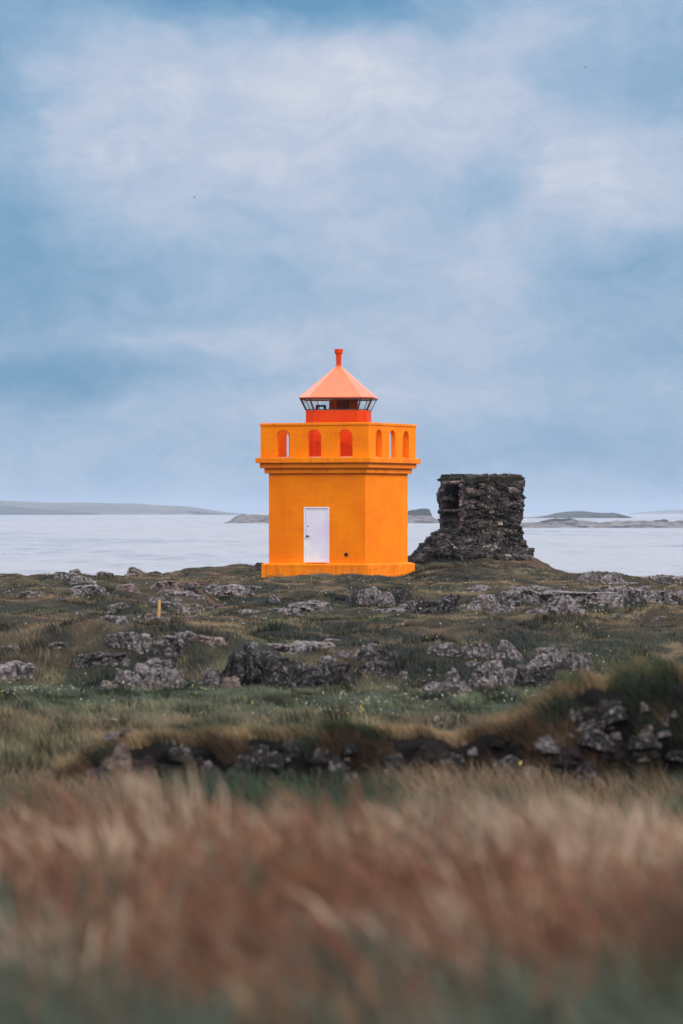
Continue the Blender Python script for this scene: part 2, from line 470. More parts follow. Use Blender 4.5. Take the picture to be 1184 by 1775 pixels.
def ground_col(x, y):
    u = CX + x * F / np.maximum(y, 3.0)
    n1 = fbm(x * .35, y * .12, oct=4, seed=41); n2 = fbm(x * .9, y * .35, oct=4, seed=57); n3 = fbm(x * .16, y * .06, oct=3, seed=71)
    w_ol = sstep(n1, -.15, .25); w_tan = sstep(n2 + .35 * n1, .10, .42); w_dk = sstep(fbm(x * .7, y * .25, oct=4, seed=87), .02, .20); w_ru = sstep(fbm(x * .5, y * .2, oct=4, seed=97), .16, .38)
    c = C_GREEN[None] * (1 - w_ol[:, None]) + C_OLIVE[None] * w_ol[:, None]
    c = c * (1 - .75 * w_tan[:, None]) + C_TAN[None] * .75 * w_tan[:, None]
    c = c * (1 - .7 * w_ru[:, None]) + C_RUST[None] * .7 * w_ru[:, None]
    c = c * (1 - .8 * w_dk[:, None]) + C_DARK[None] * .8 * w_dk[:, None]
    hm = hummock(x, y - .5) - hummock(x, y + .5)           # fold fronts coloured darker, fold tops tan and rust
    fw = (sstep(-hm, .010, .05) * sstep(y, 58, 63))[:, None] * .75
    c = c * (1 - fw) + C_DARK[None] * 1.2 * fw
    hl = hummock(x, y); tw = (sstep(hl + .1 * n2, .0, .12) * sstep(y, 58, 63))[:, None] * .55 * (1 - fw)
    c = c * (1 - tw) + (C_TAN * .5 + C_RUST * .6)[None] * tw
    # lusher flat meadow in front of the outcrop
    me = (sstep(y, 40, 44) * (1 - sstep(y, 57, 60)))[:, None] * .82
    c = c * (1 - me) + (C_BLUE * .75 + C_GREEN * .35)[None] * me
    # straw-coloured margin nearer than the meadow
    st = ((1 - sstep(y, 36.5, 40)) * sstep(n2, -.5, .3))[:, None] * .6
    c = c * (1 - st) + C_TAN[None] * st
    # worn turf round the lighthouse foot
    wl_ = np.exp(-(((x + .1) / 4.5) ** 2 + ((y - 137.0) / 7.0) ** 2))[:, None] * .7
    c = c * (1 - wl_) + np.array((.035, .034, .022))[None] * wl_
    # bare earth on the ruin mound
    er = np.exp(-(((u - 905) / 55.0) ** 2 + ((y - 152.0) / 5.0) ** 2))[:, None] * .85
    c = c * (1 - er) + np.array((.120, .066, .042))[None] * er
    return c

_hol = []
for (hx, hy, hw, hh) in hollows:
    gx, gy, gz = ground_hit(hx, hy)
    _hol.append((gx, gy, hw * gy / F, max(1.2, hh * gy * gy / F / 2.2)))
def hollow_w(x, y):  # dark heather and the shade of hollows, both put into the turf colour
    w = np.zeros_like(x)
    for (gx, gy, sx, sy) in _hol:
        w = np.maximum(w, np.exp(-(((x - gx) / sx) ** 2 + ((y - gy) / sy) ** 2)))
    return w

def terrain_mesh():
    ys = np.concatenate([np.arange(-70, 2, 3.0), np.arange(2, 40, .25), np.arange(40, 168, .22), np.arange(168, 226, 3)])
    core = np.linspace(-1, 1, 261)
    outer = np.array([1.15, 1.4, 1.8, 2.4, 3.2, 4.5])
    rows = []
    for y in ys:
        hw = .105 * max(y, 0) + 3.5
        xs = core * hw
        far_ = hw + (np.linspace(0, 1, 15)[1:] ** 1.8) * (140 - hw)
        rows.append(np.concatenate([-far_[::-1], xs, far_]))
    Xg = np.array(rows); Yg = np.repeat(ys[:, None], Xg.shape[1], 1)
    Zg = T(Xg.ravel(), Yg.ravel())
    V = np.stack([Xg.ravel(), Yg.ravel(), Zg], 1)
    r, c = Xg.shape
    i = np.arange(r * c).reshape(r, c)
    q = np.stack([i[:-1, :-1].ravel(), i[:-1, 1:].ravel(), i[1:, 1:].ravel(), i[1:, :-1].ravel()], 1)
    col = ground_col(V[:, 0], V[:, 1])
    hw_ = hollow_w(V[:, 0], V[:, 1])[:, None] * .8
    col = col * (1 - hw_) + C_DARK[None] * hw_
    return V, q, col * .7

m, n, l, b = mat_new('turf')
ca = N(n, l, 'ShaderNodeAttribute', attribute_name='Col')
tcn = N(n, l, 'ShaderNodeTexCoord')
tn = N(n, l, 'ShaderNodeTexNoise', {'Vector': tcn.outputs['Object'], 'Scale': 9.0, 'Detail': 8.0, 'Roughness': .75})
tm = N(n, l, 'ShaderNodeMath', {0: tn.outputs[0], 1: 1.6, 2: .2}, operation='MULTIPLY_ADD')
tv = N(n, l, 'ShaderNodeVectorMath', {0: ca.outputs['Color']}, operation='SCALE'); l.new(tm.outputs[0], tv.inputs['Scale'])
l.new(tv.outputs[0], b.inputs['Base Color']); b.inputs['Roughness'].default_value = .95; b.inputs['Specular IOR Level'].default_value = .1
bpn = N(n, l, 'ShaderNodeBump', {'Height': tn.outputs[0], 'Strength': .8, 'Distance': .08}); l.new(bpn.outputs[0], b.inputs['Normal'])
M_TURF = m
V, q, c = terrain_mesh()
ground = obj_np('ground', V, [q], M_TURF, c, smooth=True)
tag(ground, kind='structure', label='rough grassy headland sloping down to the sea', cat='ground')

# ================================================================== sea
SEA = -3.5
m, n, l, b = mat_new('sea_water')
b.inputs['Base Color'].default_value = (.17, .175, .19, 1)
b.inputs['Roughness'].default_value = .28
b.inputs['IOR'].default_value = 1.33
b.inputs['Specular IOR Level'].default_value = .5
tcn = N(n, l, 'ShaderNodeTexCoord')
mp = N(n, l, 'ShaderNodeMapping', {'Vector': tcn.outputs['Object'], 'Scale': (.10, .035, 1)})
w1 = N(n, l, 'ShaderNodeTexNoise', {'Vector': mp.outputs[0], 'Scale': 1.0, 'Detail': 6.0, 'Roughness': .6})
mp2 = N(n, l, 'ShaderNodeMapping', {'Vector': tcn.outputs['Object'], 'Scale': (1.1, .5, 1)})
w2 = N(n, l, 'ShaderNodeTexNoise', {'Vector': mp2.outputs[0], 'Scale': 1.0, 'Detail': 4.0, 'Roughness': .6})
hs = N(n, l, 'ShaderNodeMath', {0: w1.outputs[0], 1: 3.0, 2: w2.outputs[0]}, operation='MULTIPLY_ADD')
bp = N(n, l, 'ShaderNodeBump', {'Height': hs.outputs[0], 'Strength': .75, 'Distance': 1.2})
l.new(bp.outputs[0], b.inputs['Normal'])
mp3 = N(n, l, 'ShaderNodeMapping', {'Vector': tcn.outputs['Object'], 'Scale': (.22, .045, 1)})
w3 = N(n, l, 'ShaderNodeTexNoise', {'Vector': mp3.outputs[0], 'Scale': 1.0, 'Detail': 5.0, 'Roughness': .65})
mp4 = N(n, l, 'ShaderNodeMapping', {'Vector': tcn.outputs['Object'], 'Scale': (.012, .004, 1)})
w4 = N(n, l, 'ShaderNodeTexNoise', {'Vector': mp4.outputs[0], 'Scale': 1.0, 'Detail': 4.0, 'Roughness': .6})
sm_ = N(n, l, 'ShaderNodeMath', {0: w4.outputs[0], 1: .8, 2: w3.outputs[0]}, operation='MULTIPLY_ADD')
l.new(ramp_of(n, l, sm_.outputs[0], [(.70, (.085, .095, .11)), (.92, (.20, .20, .215))]), b.inputs['Base Color'])  # sky glare put into the pale base colour, ripple troughs darker
l.new(ramp_of(n, l, w4.outputs[0], [(.35, (.20, .20, .20)), (.65, (.40, .40, .40))]), b.inputs['Roughness'])
bm = bmesh.new()
vs = [bm.verts.new(p) for p in ((-30000, -3000, SEA), (30000, -3000, SEA), (30000, 30000, SEA), (-30000, 30000, SEA))]
bm.faces.new(vs)
sea = obj_bm('sea', bm, m)
tag(sea, kind='structure', label='pale calm sea under an overcast sky', cat='sea')

# ================================================================== far shores
def far_mat(name, a, bcol, scale):
    m, n, l, b = mat_new(name)
    tcn = N(n, l, 'ShaderNodeTexCoord')
    t = N(n, l, 'ShaderNodeTexNoise', {'Vector': tcn.outputs['Object'], 'Scale': scale, 'Detail': 6.0, 'Roughness': .6})
    l.new(ramp_of(n, l, t.outputs[0], [(.38, a), (.62, bcol)]), b.inputs['Base Color'])
    b.inputs['Roughness'].default_value = .95; b.inputs['Specular IOR Level'].default_value = .1
    return m
M_FARHILL = far_mat('far_hill_heath', (.060, .055, .042), (.115, .092, .072), .006)
M_FARDARK = far_mat('far_dark_heath', (.020, .027, .028), (.045, .048, .040), .01)
M_ISLE = far_mat('islet_rock', (.035, .036, .040), (.17, .155, .155), .22)
M_ISLETOP = far_mat('islet_dark_top', (.016, .020, .020), (.045, .045, .040), .15)

def island(name, d, pts, mat, depth, label, cat, nseed, rough=.12, nx=220, ny=22):
    """pts: skyline (photo px, px above its own waterline); built as a heightfield with real depth"""
    px = np.array([p[0] for p in pts], float); hp = np.array([p[1] for p in pts], float)
    s = d / F
    xs = np.linspace(px[0], px[-1], nx)
    hs = np.interp(xs, px, hp) * s
    hmax = max(hs.max(), 1e-3)
    edge = np.minimum(1, np.minimum(np.arange(nx), np.arange(nx)[::-1]) / 6.0)
    t = np.linspace(0, 1, ny)
    prof_ = np.sin(np.pi * np.clip(t, 0, 1)) ** .7
    Xg = ((xs - CX) * s)[:, None] * np.ones(ny)[None]
    Yg = d + (t[None] * depth) + 0 * Xg
    nz = fbm(Xg / (hmax * 4), Yg / (hmax * 4), oct=4, seed=nseed)
    Zg = (hs[:, None] * prof_[None]) * (1 + rough * 2 * nz) + rough * hmax * nz * prof_[None] * edge[:, None] * .6
    Yg = Yg + nz * depth * .08
    Zg[:, 0] = Zg[:, -1] = -.02 * hmax - .3
    V = np.stack([Xg.ravel(), Yg.ravel(), (Zg + SEA).ravel()], 1)
    i = np.arange(nx * ny).reshape(nx, ny)
    q = np.stack([i[:-1, :-1].ravel(), i[1:, :-1].ravel(), i[1:, 1:].ravel(), i[:-1, 1:].ravel()], 1)
    o = obj_np(name, V, [q], mat, smooth=True)
    tag(o, label, cat, kind='structure')
    return o

HS = H - SEA
def dwl(py): return HS * F / (py - CY)
island('hill', dwl(892), [(-900, 18), (-300, 24), (0, 24), (60, 22), (120, 20.5), (200, 20), (250, 17), (300, 14), (340, 9), (365, 5), (385, 3), (412, .6)],
       M_FARHILL, 1500, 'long low heath-covered hill across the water on the left', 'hill', 5, .05)
island('headland', dwl(892.6), [(-900, 14), (-200, 16), (-60, 17.5), (0, 15), (40, 11), (80, 7), (110, 5), (138, 4), (144, .5)],
       M_FARDARK, 700, 'dark low headland in front of the long hill', 'headland', 9, .04)
island('headland', dwl(892.4), [(330, .3), (345, 3.2), (352, 4.5), (360, 3.2), (375, 2.2), (412, .5)],
       M_FARDARK, 300, 'small dark knoll on the tip of the long hill', 'headland', 15, .04, nx=80)
island('island', dwl(907), [(386, .5), (395, 4), (404, 8), (420, 11), (440, 12.5), (466, 13), (560, 15), (640, 13), (700, 12), (730, 14), (748, 11), (760, 4), (790, 1)],
       M_ISLE, 90, 'low bare rock islet running behind the lighthouse', 'island', 21, .30)
island('island', dwl(906.4), [(690, 6), (700, 19), (709, 20.5), (716, 22), (728, 22.5), (740, 21.5), (746, 20), (749, 14), (753, 3)],
       M_ISLETOP, 40, 'dark flat-topped rock stack between lighthouse and ruin', 'island', 27, .14, nx=160)
island('island', dwl(915), [(880, 2), (905, 5), (935, 7), (960, 9), (1000, 9), (1040, 7.5), (1060, 8), (1100, 12), (1135, 12), (1160, 10), (1184, 9), (1300, 12), (1420, 3)],
       M_ISLE, 80, 'long pale rock islet on the water to the right', 'island', 33, .32, nx=400)
island('island', dwl(914), [(934, 4), (940, 10), (952, 13), (966, 15), (978, 14), (992, 15), (1005, 11), (1020, 9), (1034, 5), (1050, 2)],
       M_ISLETOP, 30, 'dark knobbly rocks behind the pale islet on the right', 'island', 39, .12, nx=120)
island('island', dwl(914.2), [(1126, 3), (1132, 11), (1138, 10), (1146, 8), (1152, 12), (1160, 12), (1168, 7), (1178, 10), (1200, 9), (1230, 2)],
       M_ISLETOP, 30, 'dark rock knobs at the right-hand end of the pale islet', 'island', 43, .12, nx=100)
island('island', dwl(898), [(915, .4), (945, 1.2), (965, 5), (985, 9), (1000, 11), (1022, 12.5), (1040, 10.5), (1060, 9), (1080, 9), (1092, 6), (1102, .5)],
       M_FARDARK, 260, 'hazy low humped island beyond the pale islet', 'island', 51, .05)
island('island', dwl(890.4), [(1120, .4), (1150, 4), (1184, 6), (1250, 8), (1400, 2)],
       M_FARHILL, 900, 'faintest far shore lost in haze at the right', 'island', 57, .05, nx=80)

# ================================================================== lighthouse
TH = R(24.3); S = 1.85
LX, LY = -.098, 142.4
lh = empty('lighthouse', (LX, LY, 0), -TH)
tag(lh, 'square orange lighthouse with white door, arcaded gallery and glazed lantern', 'lighthouse', kind='thing')

def ring(bm, ho, hi, z0, z1):
    o0 = [bm.verts.new((x * ho, y * ho, z0)) for x, y in ((-1, -1), (1, -1), (1, 1), (-1, 1))]
    o1 = [bm.verts.new((x * ho, y * ho, z1)) for x, y in ((-1, -1), (1, -1), (1, 1), (-1, 1))]
    i0 = [bm.verts.new((x * hi, y * hi, z0)) for x, y in ((-1, -1), (1, -1), (1, 1), (-1, 1))]
    i1 = [bm.verts.new((x * hi, y * hi, z1)) for x, y in ((-1, -1), (1, -1), (1, 1), (-1, 1))]
    for k in range(4):
        j = (k + 1) % 4
        bm.faces.new((o0[k], o0[j], o1[j], o1[k])); bm.faces.new((i0[j], i0[k], i1[k], i1[j]))
        bm.faces.new((o1[k], o1[j], i1[j], i1[k])); bm.faces.new((o0[j], o0[k], i0[k], i0[j]))

# plinth
bm = bmesh.new(); P0 = S + .20
add_loft(bm, [[(-P0, -P0, -.7), (P0, -P0, -.7), (P0, P0, -.7), (-P0, P0, -.7)], [(-P0, -P0, .515), (P0, -P0, .515), (P0, P0, .515), (-P0, P0, .515)],
              [(-S - .02, -S - .02, .56), (S + .02, -S - .02, .56), (S + .02, S + .02, .56), (-S - .02, S + .02, .56)]])
obj_bm('plinth', bm, M_ORANGE_TRIM, lh, .02)
# walls (front one with a door opening)
bm = bmesh.new(); WT = .22; Z0, Z1 = .55, 3.70
DX0, DX1, DZ1 = -.500, .475, 2.515
add_prism_xz(bm, [(-S, Z0), (DX0, Z0), (DX0, DZ1), (DX1, DZ1), (DX1, Z0), (S, Z0), (S, Z1), (-S, Z1)], -S, -S + WT)
add_box(bm, -S, S, S - WT, S, Z0, Z1)
add_box(bm, S - WT, S, -S + WT, S - WT, Z0, Z1)
add_box(bm, -S, -S + WT, -S + WT, S - WT, Z0, Z1)
obj_bm('wall', bm, M_ORANGE, lh)
# door
fr = bmesh.new()
for a in ((DX0 + .002, DX0 + .05, Z0 + .012, DZ1 - .002), (DX1 - .05, DX1 - .002, Z0 + .012, DZ1 - .002), (DX0 + .05, DX1 - .05, DZ1 - .055, DZ1 - .002)):
    add_box(fr, a[0], a[1], -S - .012, -S + .12, a[2], a[3])
dbm = bmesh.new(); add_box(dbm, DX0 + .056, DX1 - .056, -S + .018, -S + .07, Z0 + .03, DZ1 - .062)
door = obj_bm('door', dbm, M_DOOR, lh, .006)
obj_bm('door_frame', fr, M_DOOR, door, .006)
bm = bmesh.new()
hx = DX0 + .13
add_loft(bm, [[(hx + .035 * math.cos(a), yy, 1.50 + .035 * math.sin(a)) for a in np.linspace(0, 2 * math.pi, 13)[:-1]] for yy in (-S - .005, -S + .02)])
add_box(bm, hx - .018, hx + .018, -S - .05, -S - .004, 1.47, 1.53); add_box(bm, hx - .02, hx + .11, -S - .065, -S - .045, 1.485, 1.515)
obj_bm('handle', bm, M_STEEL, door)
bm = bmesh.new()
add_loft(bm, [[(hx + .02 + .022 * math.cos(a), yy, 1.845 + .022 * math.sin(a)) for a in np.linspace(0, 2 * math.pi, 11)[:-1]] for yy in (-S + .002, -S + .02)])
obj_bm('lock', bm, M_STEEL, door)
bm = bmesh.new(); add_box(bm, DX0 + .08, DX1 - .10, -S - .11, -S - .002, .562, .585)
obj_bm('threshold', bm, M_ORANGE_TRIM, door, .006)
# vent pipe
bm = bmesh.new()
def ycirc(cx, cz, r, y, k=14): return [(cx + r * math.cos(2 * math.pi * i / k), y, cz + r * math.sin(2 * math.pi * i / k)) for i in range(k)]
add_loft(bm, [ycirc(1.128, .86, .070, -S - .002), ycirc(1.128, .86, .070, -S - .03), ycirc(1.128, .86, .048, -S - .03), ycirc(1.128, .86, .048, -S - .004)])
obj_bm('vent', bm, M_BLACK, lh)
# stepped cornice, gallery floor
for ho, z0, z1, nm, mt in ((S + .121, 3.69, 3.872, 'cornice', M_ORANGE_TRIM), (S + .243, 3.872, 4.05, 'cornice', M_ORANGE_TRIM), (S + .356, 4.05, 4.232, 'gallery_slab', M_ORANGE_TRIM)):
    bm = bmesh.new(); add_box(bm, -ho, ho, -ho, ho, z0, z1); obj_bm(nm, bm, mt, lh, .014)
PO, PT = S + .22, .17
bm = bmesh.new(); add_box(bm, -PO + PT, PO - PT, -PO + PT, PO - PT, 4.232, 4.27); obj_bm('gallery_floor', bm, M_FLOOR, lh)
# parapet with three arches per side
def arch_poly(half, centers, w, zb, zs, zt):
    p = [(-half, zb)]
    for c in centers:
        p.append((c - w / 2, zb)); r = w / 2
        for k in range(0, 13):
            a = math.pi - math.pi * k / 12
            p.append((c + r * math.cos(a), zs + r * math.sin(a)))
        p.append((c + w / 2, zb))
    p += [(half, zb), (half, zt), (-half, zt)]
    return p
bm = bmesh.new()
cs = [-.287 * 2 * PO, 0, .288 * 2 * PO]
for k in range(4):
    M = Matrix.Rotation(k * math.pi / 2, 4, 'Z')
    half = PO if k % 2 == 0 else PO - PT
    add_prism_xz(bm, arch_poly(half, cs, .535, 4.233, 4.945, 5.355), -PO, -PO + PT, M)
par = obj_bm('parapet', bm, M_ORANGE, lh)
bm = bmesh.new(); ring(bm, PO + .028, PO - PT - .028, 5.35, 5.448); obj_bm('coping', bm, M_ORANGE_TRIM, par, .016)

# lantern room: chamfered square, turned a little to seaward
LR = R(5.7)
lan = empty('lantern_room', (0, 0, 0), TH - LR); lan.parent = lh
def octo(h, ch, z):
    return [(-h + ch, -h, z), (h - ch, -h, z), (h, -h + ch, z), (h, h - ch, z), (h - ch, h, z), (-h + ch, h, z), (-h, h - ch, z), (-h, -h + ch, z)]
LH_, LC = 1.085, .305
ZL0, ZL1, ZL2 = 4.271, 5.905, 6.325
bm = bmesh.new()
ro = octo(LH_, LC, ZL0); rt = octo(LH_, LC, ZL1); ri = octo(LH_ - .1, LC - .04, ZL1); rb = octo(LH_ - .1, LC - .04, ZL1 - .25)
add_loft(bm, [ro, rt, ri, rb], True, True)
obj_bm('lantern_wall', bm, M_RED, lan, .008)
GH0, GC0 = LH_ - .02, LC - .01
GH1, GC1 = 1.265, .37
g0 = octo(GH0, GC0, ZL1 + .004); g1 = octo(GH1, GC1, ZL2)
def bar(bm, a, b2, w):
    a, b2 = Vector(a), Vector(b2); ax = (b2 - a).normalized()
    up = Vector((0, 0, 1)) if abs(ax.z) < .9 else Vector((1, 0, 0))
    s1 = ax.cross(up).normalized() * w / 2; s2 = ax.cross(s1).normalized() * w / 2
    add_loft(bm, [[a + s1 + s2, a - s1 + s2, a - s1 - s2, a + s1 - s2], [b2 + s1 + s2, b2 - s1 + s2, b2 - s1 - s2, b2 + s1 - s2]])
bm = bmesh.new()
for k in range(8):
    bar(bm, g0[k], g1[k], .05 if k in (0, 1, 2, 7) else .02)
for k in (0, 2, 6):
    j = (k + 1) % 8
    if k == 0:
        p0 = Vector(g0[k]).lerp(Vector(g0[j]), .5); p1 = Vector(g1[k]).lerp(Vector(g1[j]), .5)
        bar(bm, p0, p1, .03)
for k in range(8):
    j = (k + 1) % 8
    bar(bm, Vector(g0[k]) + Vector((0, 0, .02)), Vector(g0[j]) + Vector((0, 0, .02)), .035); bar(bm, Vector(g1[k]) - Vector((0, 0, .02)), Vector(g1[j]) - Vector((0, 0, .02)), .04)
obj_bm('window_frame', bm, M_DARKFRAME, lan)
for k in range(8):
    j = (k + 1) % 8
    if k == 4: continue
    bm = bmesh.new()
    c_ = Vector((0, 0, 0))
    A, B, C_, D_ = Vector(g0[k]), Vector(g0[j]), Vector(g1[j]), Vector(g1[k])
    bm.faces.new([bm.verts.new(p) for p in (A.lerp(B, .02), B.lerp(A, .02), C_.lerp(D_, .02), D_.lerp(C_, .02))])
    obj_bm('window_pane', bm, M_GLASS, lan)
# opaque landward side: panels tinted lighter to stand for light on them, dark door between, clear strips at both ends
def pane4(x0, x1, dy0=0.0):
    y0, y1 = GH0 - .03, GH1 - .03
    return [[(x0, y0, ZL1 + .003), (x1, y0, ZL1 + .003), (x1, y0 + .05, ZL1 + .003), (x0, y0 + .05, ZL1 + .003)],
            [(x0, y1, ZL2 - .01), (x1, y1, ZL2 - .01), (x1, y1 + .05, ZL2 - .01), (x0, y1 + .05, ZL2 - .01)]]
for x0, x1 in ((-.46, -.20), (.26, .56)):
    bm = bmesh.new(); add_loft(bm, pane4(x0, x1)); obj_bm('back_panel', bm, M_ORANGE_TRIM, lan)
bm = bmesh.new(); add_loft(bm, pane4(-.197, .257)); obj_bm('back_door', bm, M_BLACK, lan)
for x0, x1 in ((-.75, -.463), (.563, .75)):
    bm = bmesh.new(); p = pane4(x0, x1); bm.faces.new([bm.verts.new(v) for v in (p[0][0], p[0][1], p[1][1], p[1][0])]); obj_bm('window_pane', bm, M_GLASS, lan)
# roof
ER, EC = 1.315, .39
bm = bmesh.new()
add_loft(bm, [octo(ER, EC, ZL2 + .002), octo(ER + .01, EC, ZL2 + .035), octo(.115, .035, 7.46), octo(.115, .035, 7.52)])
roof = obj_bm('roof', bm, M_ROOF, lan, .008)
bm = bmesh.new()
add_loft(bm, [circle(.085, 7.50, 20), circle(.10, 7.80, 20), circle(.105, 7.90, 20), circle(.142, 7.935, 20), circle(.142, 7.965, 20), circle(.152, 7.97, 20), circle(.152, 8.085, 20), circle(.11, 8.085, 20), circle(.11, 8.0, 20)])
obj_bm('finial', bm, M_RED, roof, smooth=False)
# ladder hook / small hatch on the lantern wall seen through an arch
bm = bmesh.new(); add_box(bm, .20, .34, -LH_ - .09, -LH_ + .01, 4.72, 4.86); add_box(bm, .24, .30, -LH_ - .07, -LH_ + .01, 4.62, 4.72)
obj_bm('junction_box', bm, M_RED, lan, .01)
bm = bmesh.new(); add_box(bm, -.62, -.54, -LH_ - .06, -LH_ + .01, 4.78, 4.84); add_box(bm, -.60, -.56, -LH_ - .03, -LH_ + .01, 4.42, 4.78)
obj_bm('bracket', bm, M_RED, lan, .01)
# black stand inside the lantern
Mw = Matrix.Translation((LX, LY, 0)) @ Matrix.Rotation(-LR, 4, 'Z')
bm = bmesh.new()
add_box(bm, -.80, -.46, -.15, .15, ZL1 + .145, ZL1 + .21)
for (x0, x1, xs) in ((-.80, -.73, -.04), (-.53, -.46, .04)):
    for y0 in (-.15, .09):
        add_loft(bm, [[(x0 + xs, y0, ZL1 - .24), (x1 + xs, y0, ZL1 - .24), (x1 + xs, y0 + .06, ZL1 - .24), (x0 + xs, y0 + .06, ZL1 - .24)], [(x0, y0, ZL1 + .145), (x1, y0, ZL1 + .145), (x1, y0 + .06, ZL1 + .145), (x0, y0 + .06, ZL1 + .145)]])
st = obj_bm('lamp_stand', bm, M_BLACK)
st.matrix_world = Mw
tag(st, 'small black metal stand behind the lantern glass', 'stand')

# ================================================================== ruined stone tower
def stone_block(rs, L, D_, Hh, sub=1):
    """irregular rounded block: numpy verts, faces"""
    g = np.linspace(-1, 1, 3)
    vid = {}; Vv = []; Fq = []
    def vert(p):
        k = tuple(np.round(p, 4))
        if k not in vid: vid[k] = len(Vv); Vv.append(p)
        return vid[k]
    for ax in range(3):
        for sg in (-1, 1):
            o1, o2 = (ax + 1) % 3, (ax + 2) % 3
            for i in range(2):
                for j in range(2):
                    quad = []
                    for (a, b2) in ((i, j), (i + 1, j), (i + 1, j + 1), (i, j + 1)):
                        p = [0, 0, 0]; p[ax] = sg; p[o1] = g[a]; p[o2] = g[b2]; quad.append(vert(np.array(p, float)))
                    Fq.append(quad if sg > 0 else quad[::-1])
    return np.array(Vv), np.array(Fq)
SB_V, SB_F = stone_block(None, 1, 1, 1)
class StoneMesh:
    def __init__(s, seed): s.V = []; s.F = []; s.C = []; s.n = 0; s.r = np.random.default_rng(seed)
    def add(s, c, L, D_, Hh, rz=0.0, tilt=0.0):
        v = SB_V.copy(); nr = np.linalg.norm(v, axis=1)
        v = v * (1 - .16 * (nr - 1) / .73)[:, None]
        v = v + s.r.normal(0, .15, v.shape)
        v = v * np.array((L / 2, D_ / 2, Hh / 2))
        ct, s_t = math.cos(tilt), math.sin(tilt)
        v = np.stack([v[:, 0] * ct - v[:, 2] * s_t, v[:, 1], v[:, 0] * s_t + v[:, 2] * ct], 1)
        cz, sz = math.cos(rz), math.sin(rz)
        v = np.stack([v[:, 0] * cz - v[:, 1] * sz, v[:, 0] * sz + v[:, 1] * cz, v[:, 2]], 1) + np.array(c)
        s.V.append(v); s.F.append(SB_F + s.n); s.n += len(v)
        s.C.append(np.repeat(np.array([[1, s.r.uniform(.88, 1.0), s.r.uniform(.82, 1.0)]]) * math.exp(s.r.normal(-.1, .55)), len(v), 0))
    def build(s, name, mat, parent): return obj_np(name, np.concatenate(s.V), [np.concatenate(s.F)], mat, np.concatenate(s.C), parent=parent)

RD = 155.0
RX, RZB = px_x(833, RD), .30
ruin = empty('ruined_tower', (RX, RD, RZB), R(27))
tag(ruin, 'dark flat-topped drystone tower ruin with a window hole, beside the lighthouse', 'ruin', kind='thing')
RH = 3.52; RS = 1.17           # height above its foot, half side
def rhalf(z):                  # flare towards the foot
    return RS + .20 * max(0, 1 - z / 1.5) ** 1.4 + .04 * math.sin(z * 3.1)
sm = StoneMesh(5)
rr = sm.r
z = -.35
while z < RH - .10:
    hc = rr.uniform(.09, .20)
    hs_ = rhalf(z + hc / 2)
    for side in range(4):
        ang = side * math.pi / 2
        x = -hs_ - rr.uniform(-.05, .06)
        while x < hs_ - .05:
            L = min(rr.uniform(.14, .52), max(.12, hs_ + rr.uniform(-.03, .07) - x))
            xc = x + L / 2
            # side 3 (local -x) faces left; window hole there
            local_hole = side == 3 and (-.66 < xc < .66) and (2.12 < z + hc / 2 < 3.12)
            niche = side == 3 and (-.60 < xc < .56) and (1.70 < z + hc / 2 <= 2.12)
            if not local_hole:
                out = rr.normal(0, .05) + (rr.random() < .08) * rr.uniform(.03, .10) - (.20 if niche else 0)
                if side == 3 and z > 2.9 and rr.random() < .2: out += .05
                px_, py_ = xc, -hs_ + .14 - out
                c0 = (px_ * math.cos(ang) - py_ * math.sin(ang), px_ * math.sin(ang) + py_ * math.cos(ang), z + hc / 2 + rr.normal(0, .025))
                sm.add(c0, L * 1.06, .34, hc * 1.12, ang + rr.normal(0, .13), rr.normal(0, .13))
            x += L
    z += hc * .93
for k in range(90):                                   # larger blocks bonded through the courses
    side = k % 4; ang = side * math.pi / 2
    xc, zc = rr.uniform(-RS + .2, RS - .2), rr.uniform(.0, RH - .35)
    if side == 3 and abs(xc) < .95 and 1.5 < zc < 3.35: continue
    hs_ = rhalf(zc); py_ = -hs_ + .12 - abs(rr.normal(0, .03))
    sm.add((xc * math.cos(ang) - py_ * math.sin(ang), xc * math.sin(ang) + py_ * math.cos(ang), zc), rr.uniform(.35, .75), .36, rr.uniform(.22, .38), ang + rr.normal(0, .1), rr.normal(0, .12))
sm.build('stone_wall', M_RUIN, ruin)
# inner skin: keeps daylight out of the joints (dark boxes added behind the stones)
bm = bmesh.new()
def block_wall(M, holes):
    a = RS - .08
    if holes:
        add_box(bm, -a, -.68, -a, -a + .3, -.4, RH - .12, M); add_box(bm, .68, a, -a, -a + .3, -.4, RH - .12, M)
        add_box(bm, -.678, .678, -a + .1, -a + .3, -.4, 2.13, M); add_box(bm, -.678, .678, -a, -a + .3, 3.10, RH - .12, M)
    else: add_box(bm, -a + .301, a - .301, -a, -a + .3, -.4, RH - .12, M)
block_wall(Matrix.Rotation(-math.pi / 2, 4, 'Z'), True)
a = RS - .08
add_box(bm, a - .3, a, -a, a, -.4, RH - .12)
add_box(bm, -a + .301, a - .301, -a, -a + .3, -.4, RH - .12)
add_box(bm, -a + .301, a - .301, a - .3, a, -.4, RH - .12)
obj_bm('daylight_block', bm, M_DAYLIGHT_BLOCK, ruin)
# window surround: lintel and sill stones
sl = StoneMesh(12)
sl.add((-RS - .02, .02, 3.17), .30, 1.5, .13); sl.add((-RS - .03, .02, 2.10), .34, 1.3, .09)
for k in range(13):
    sl.add((-RS + .02 + .03 * (k % 3), -.80 + .04 * (k % 2), 1.62 + k * .12), .34, .26, .14, .1 * (k % 2))
sl.build('window_surround', M_RUIN_PALE, ruin)
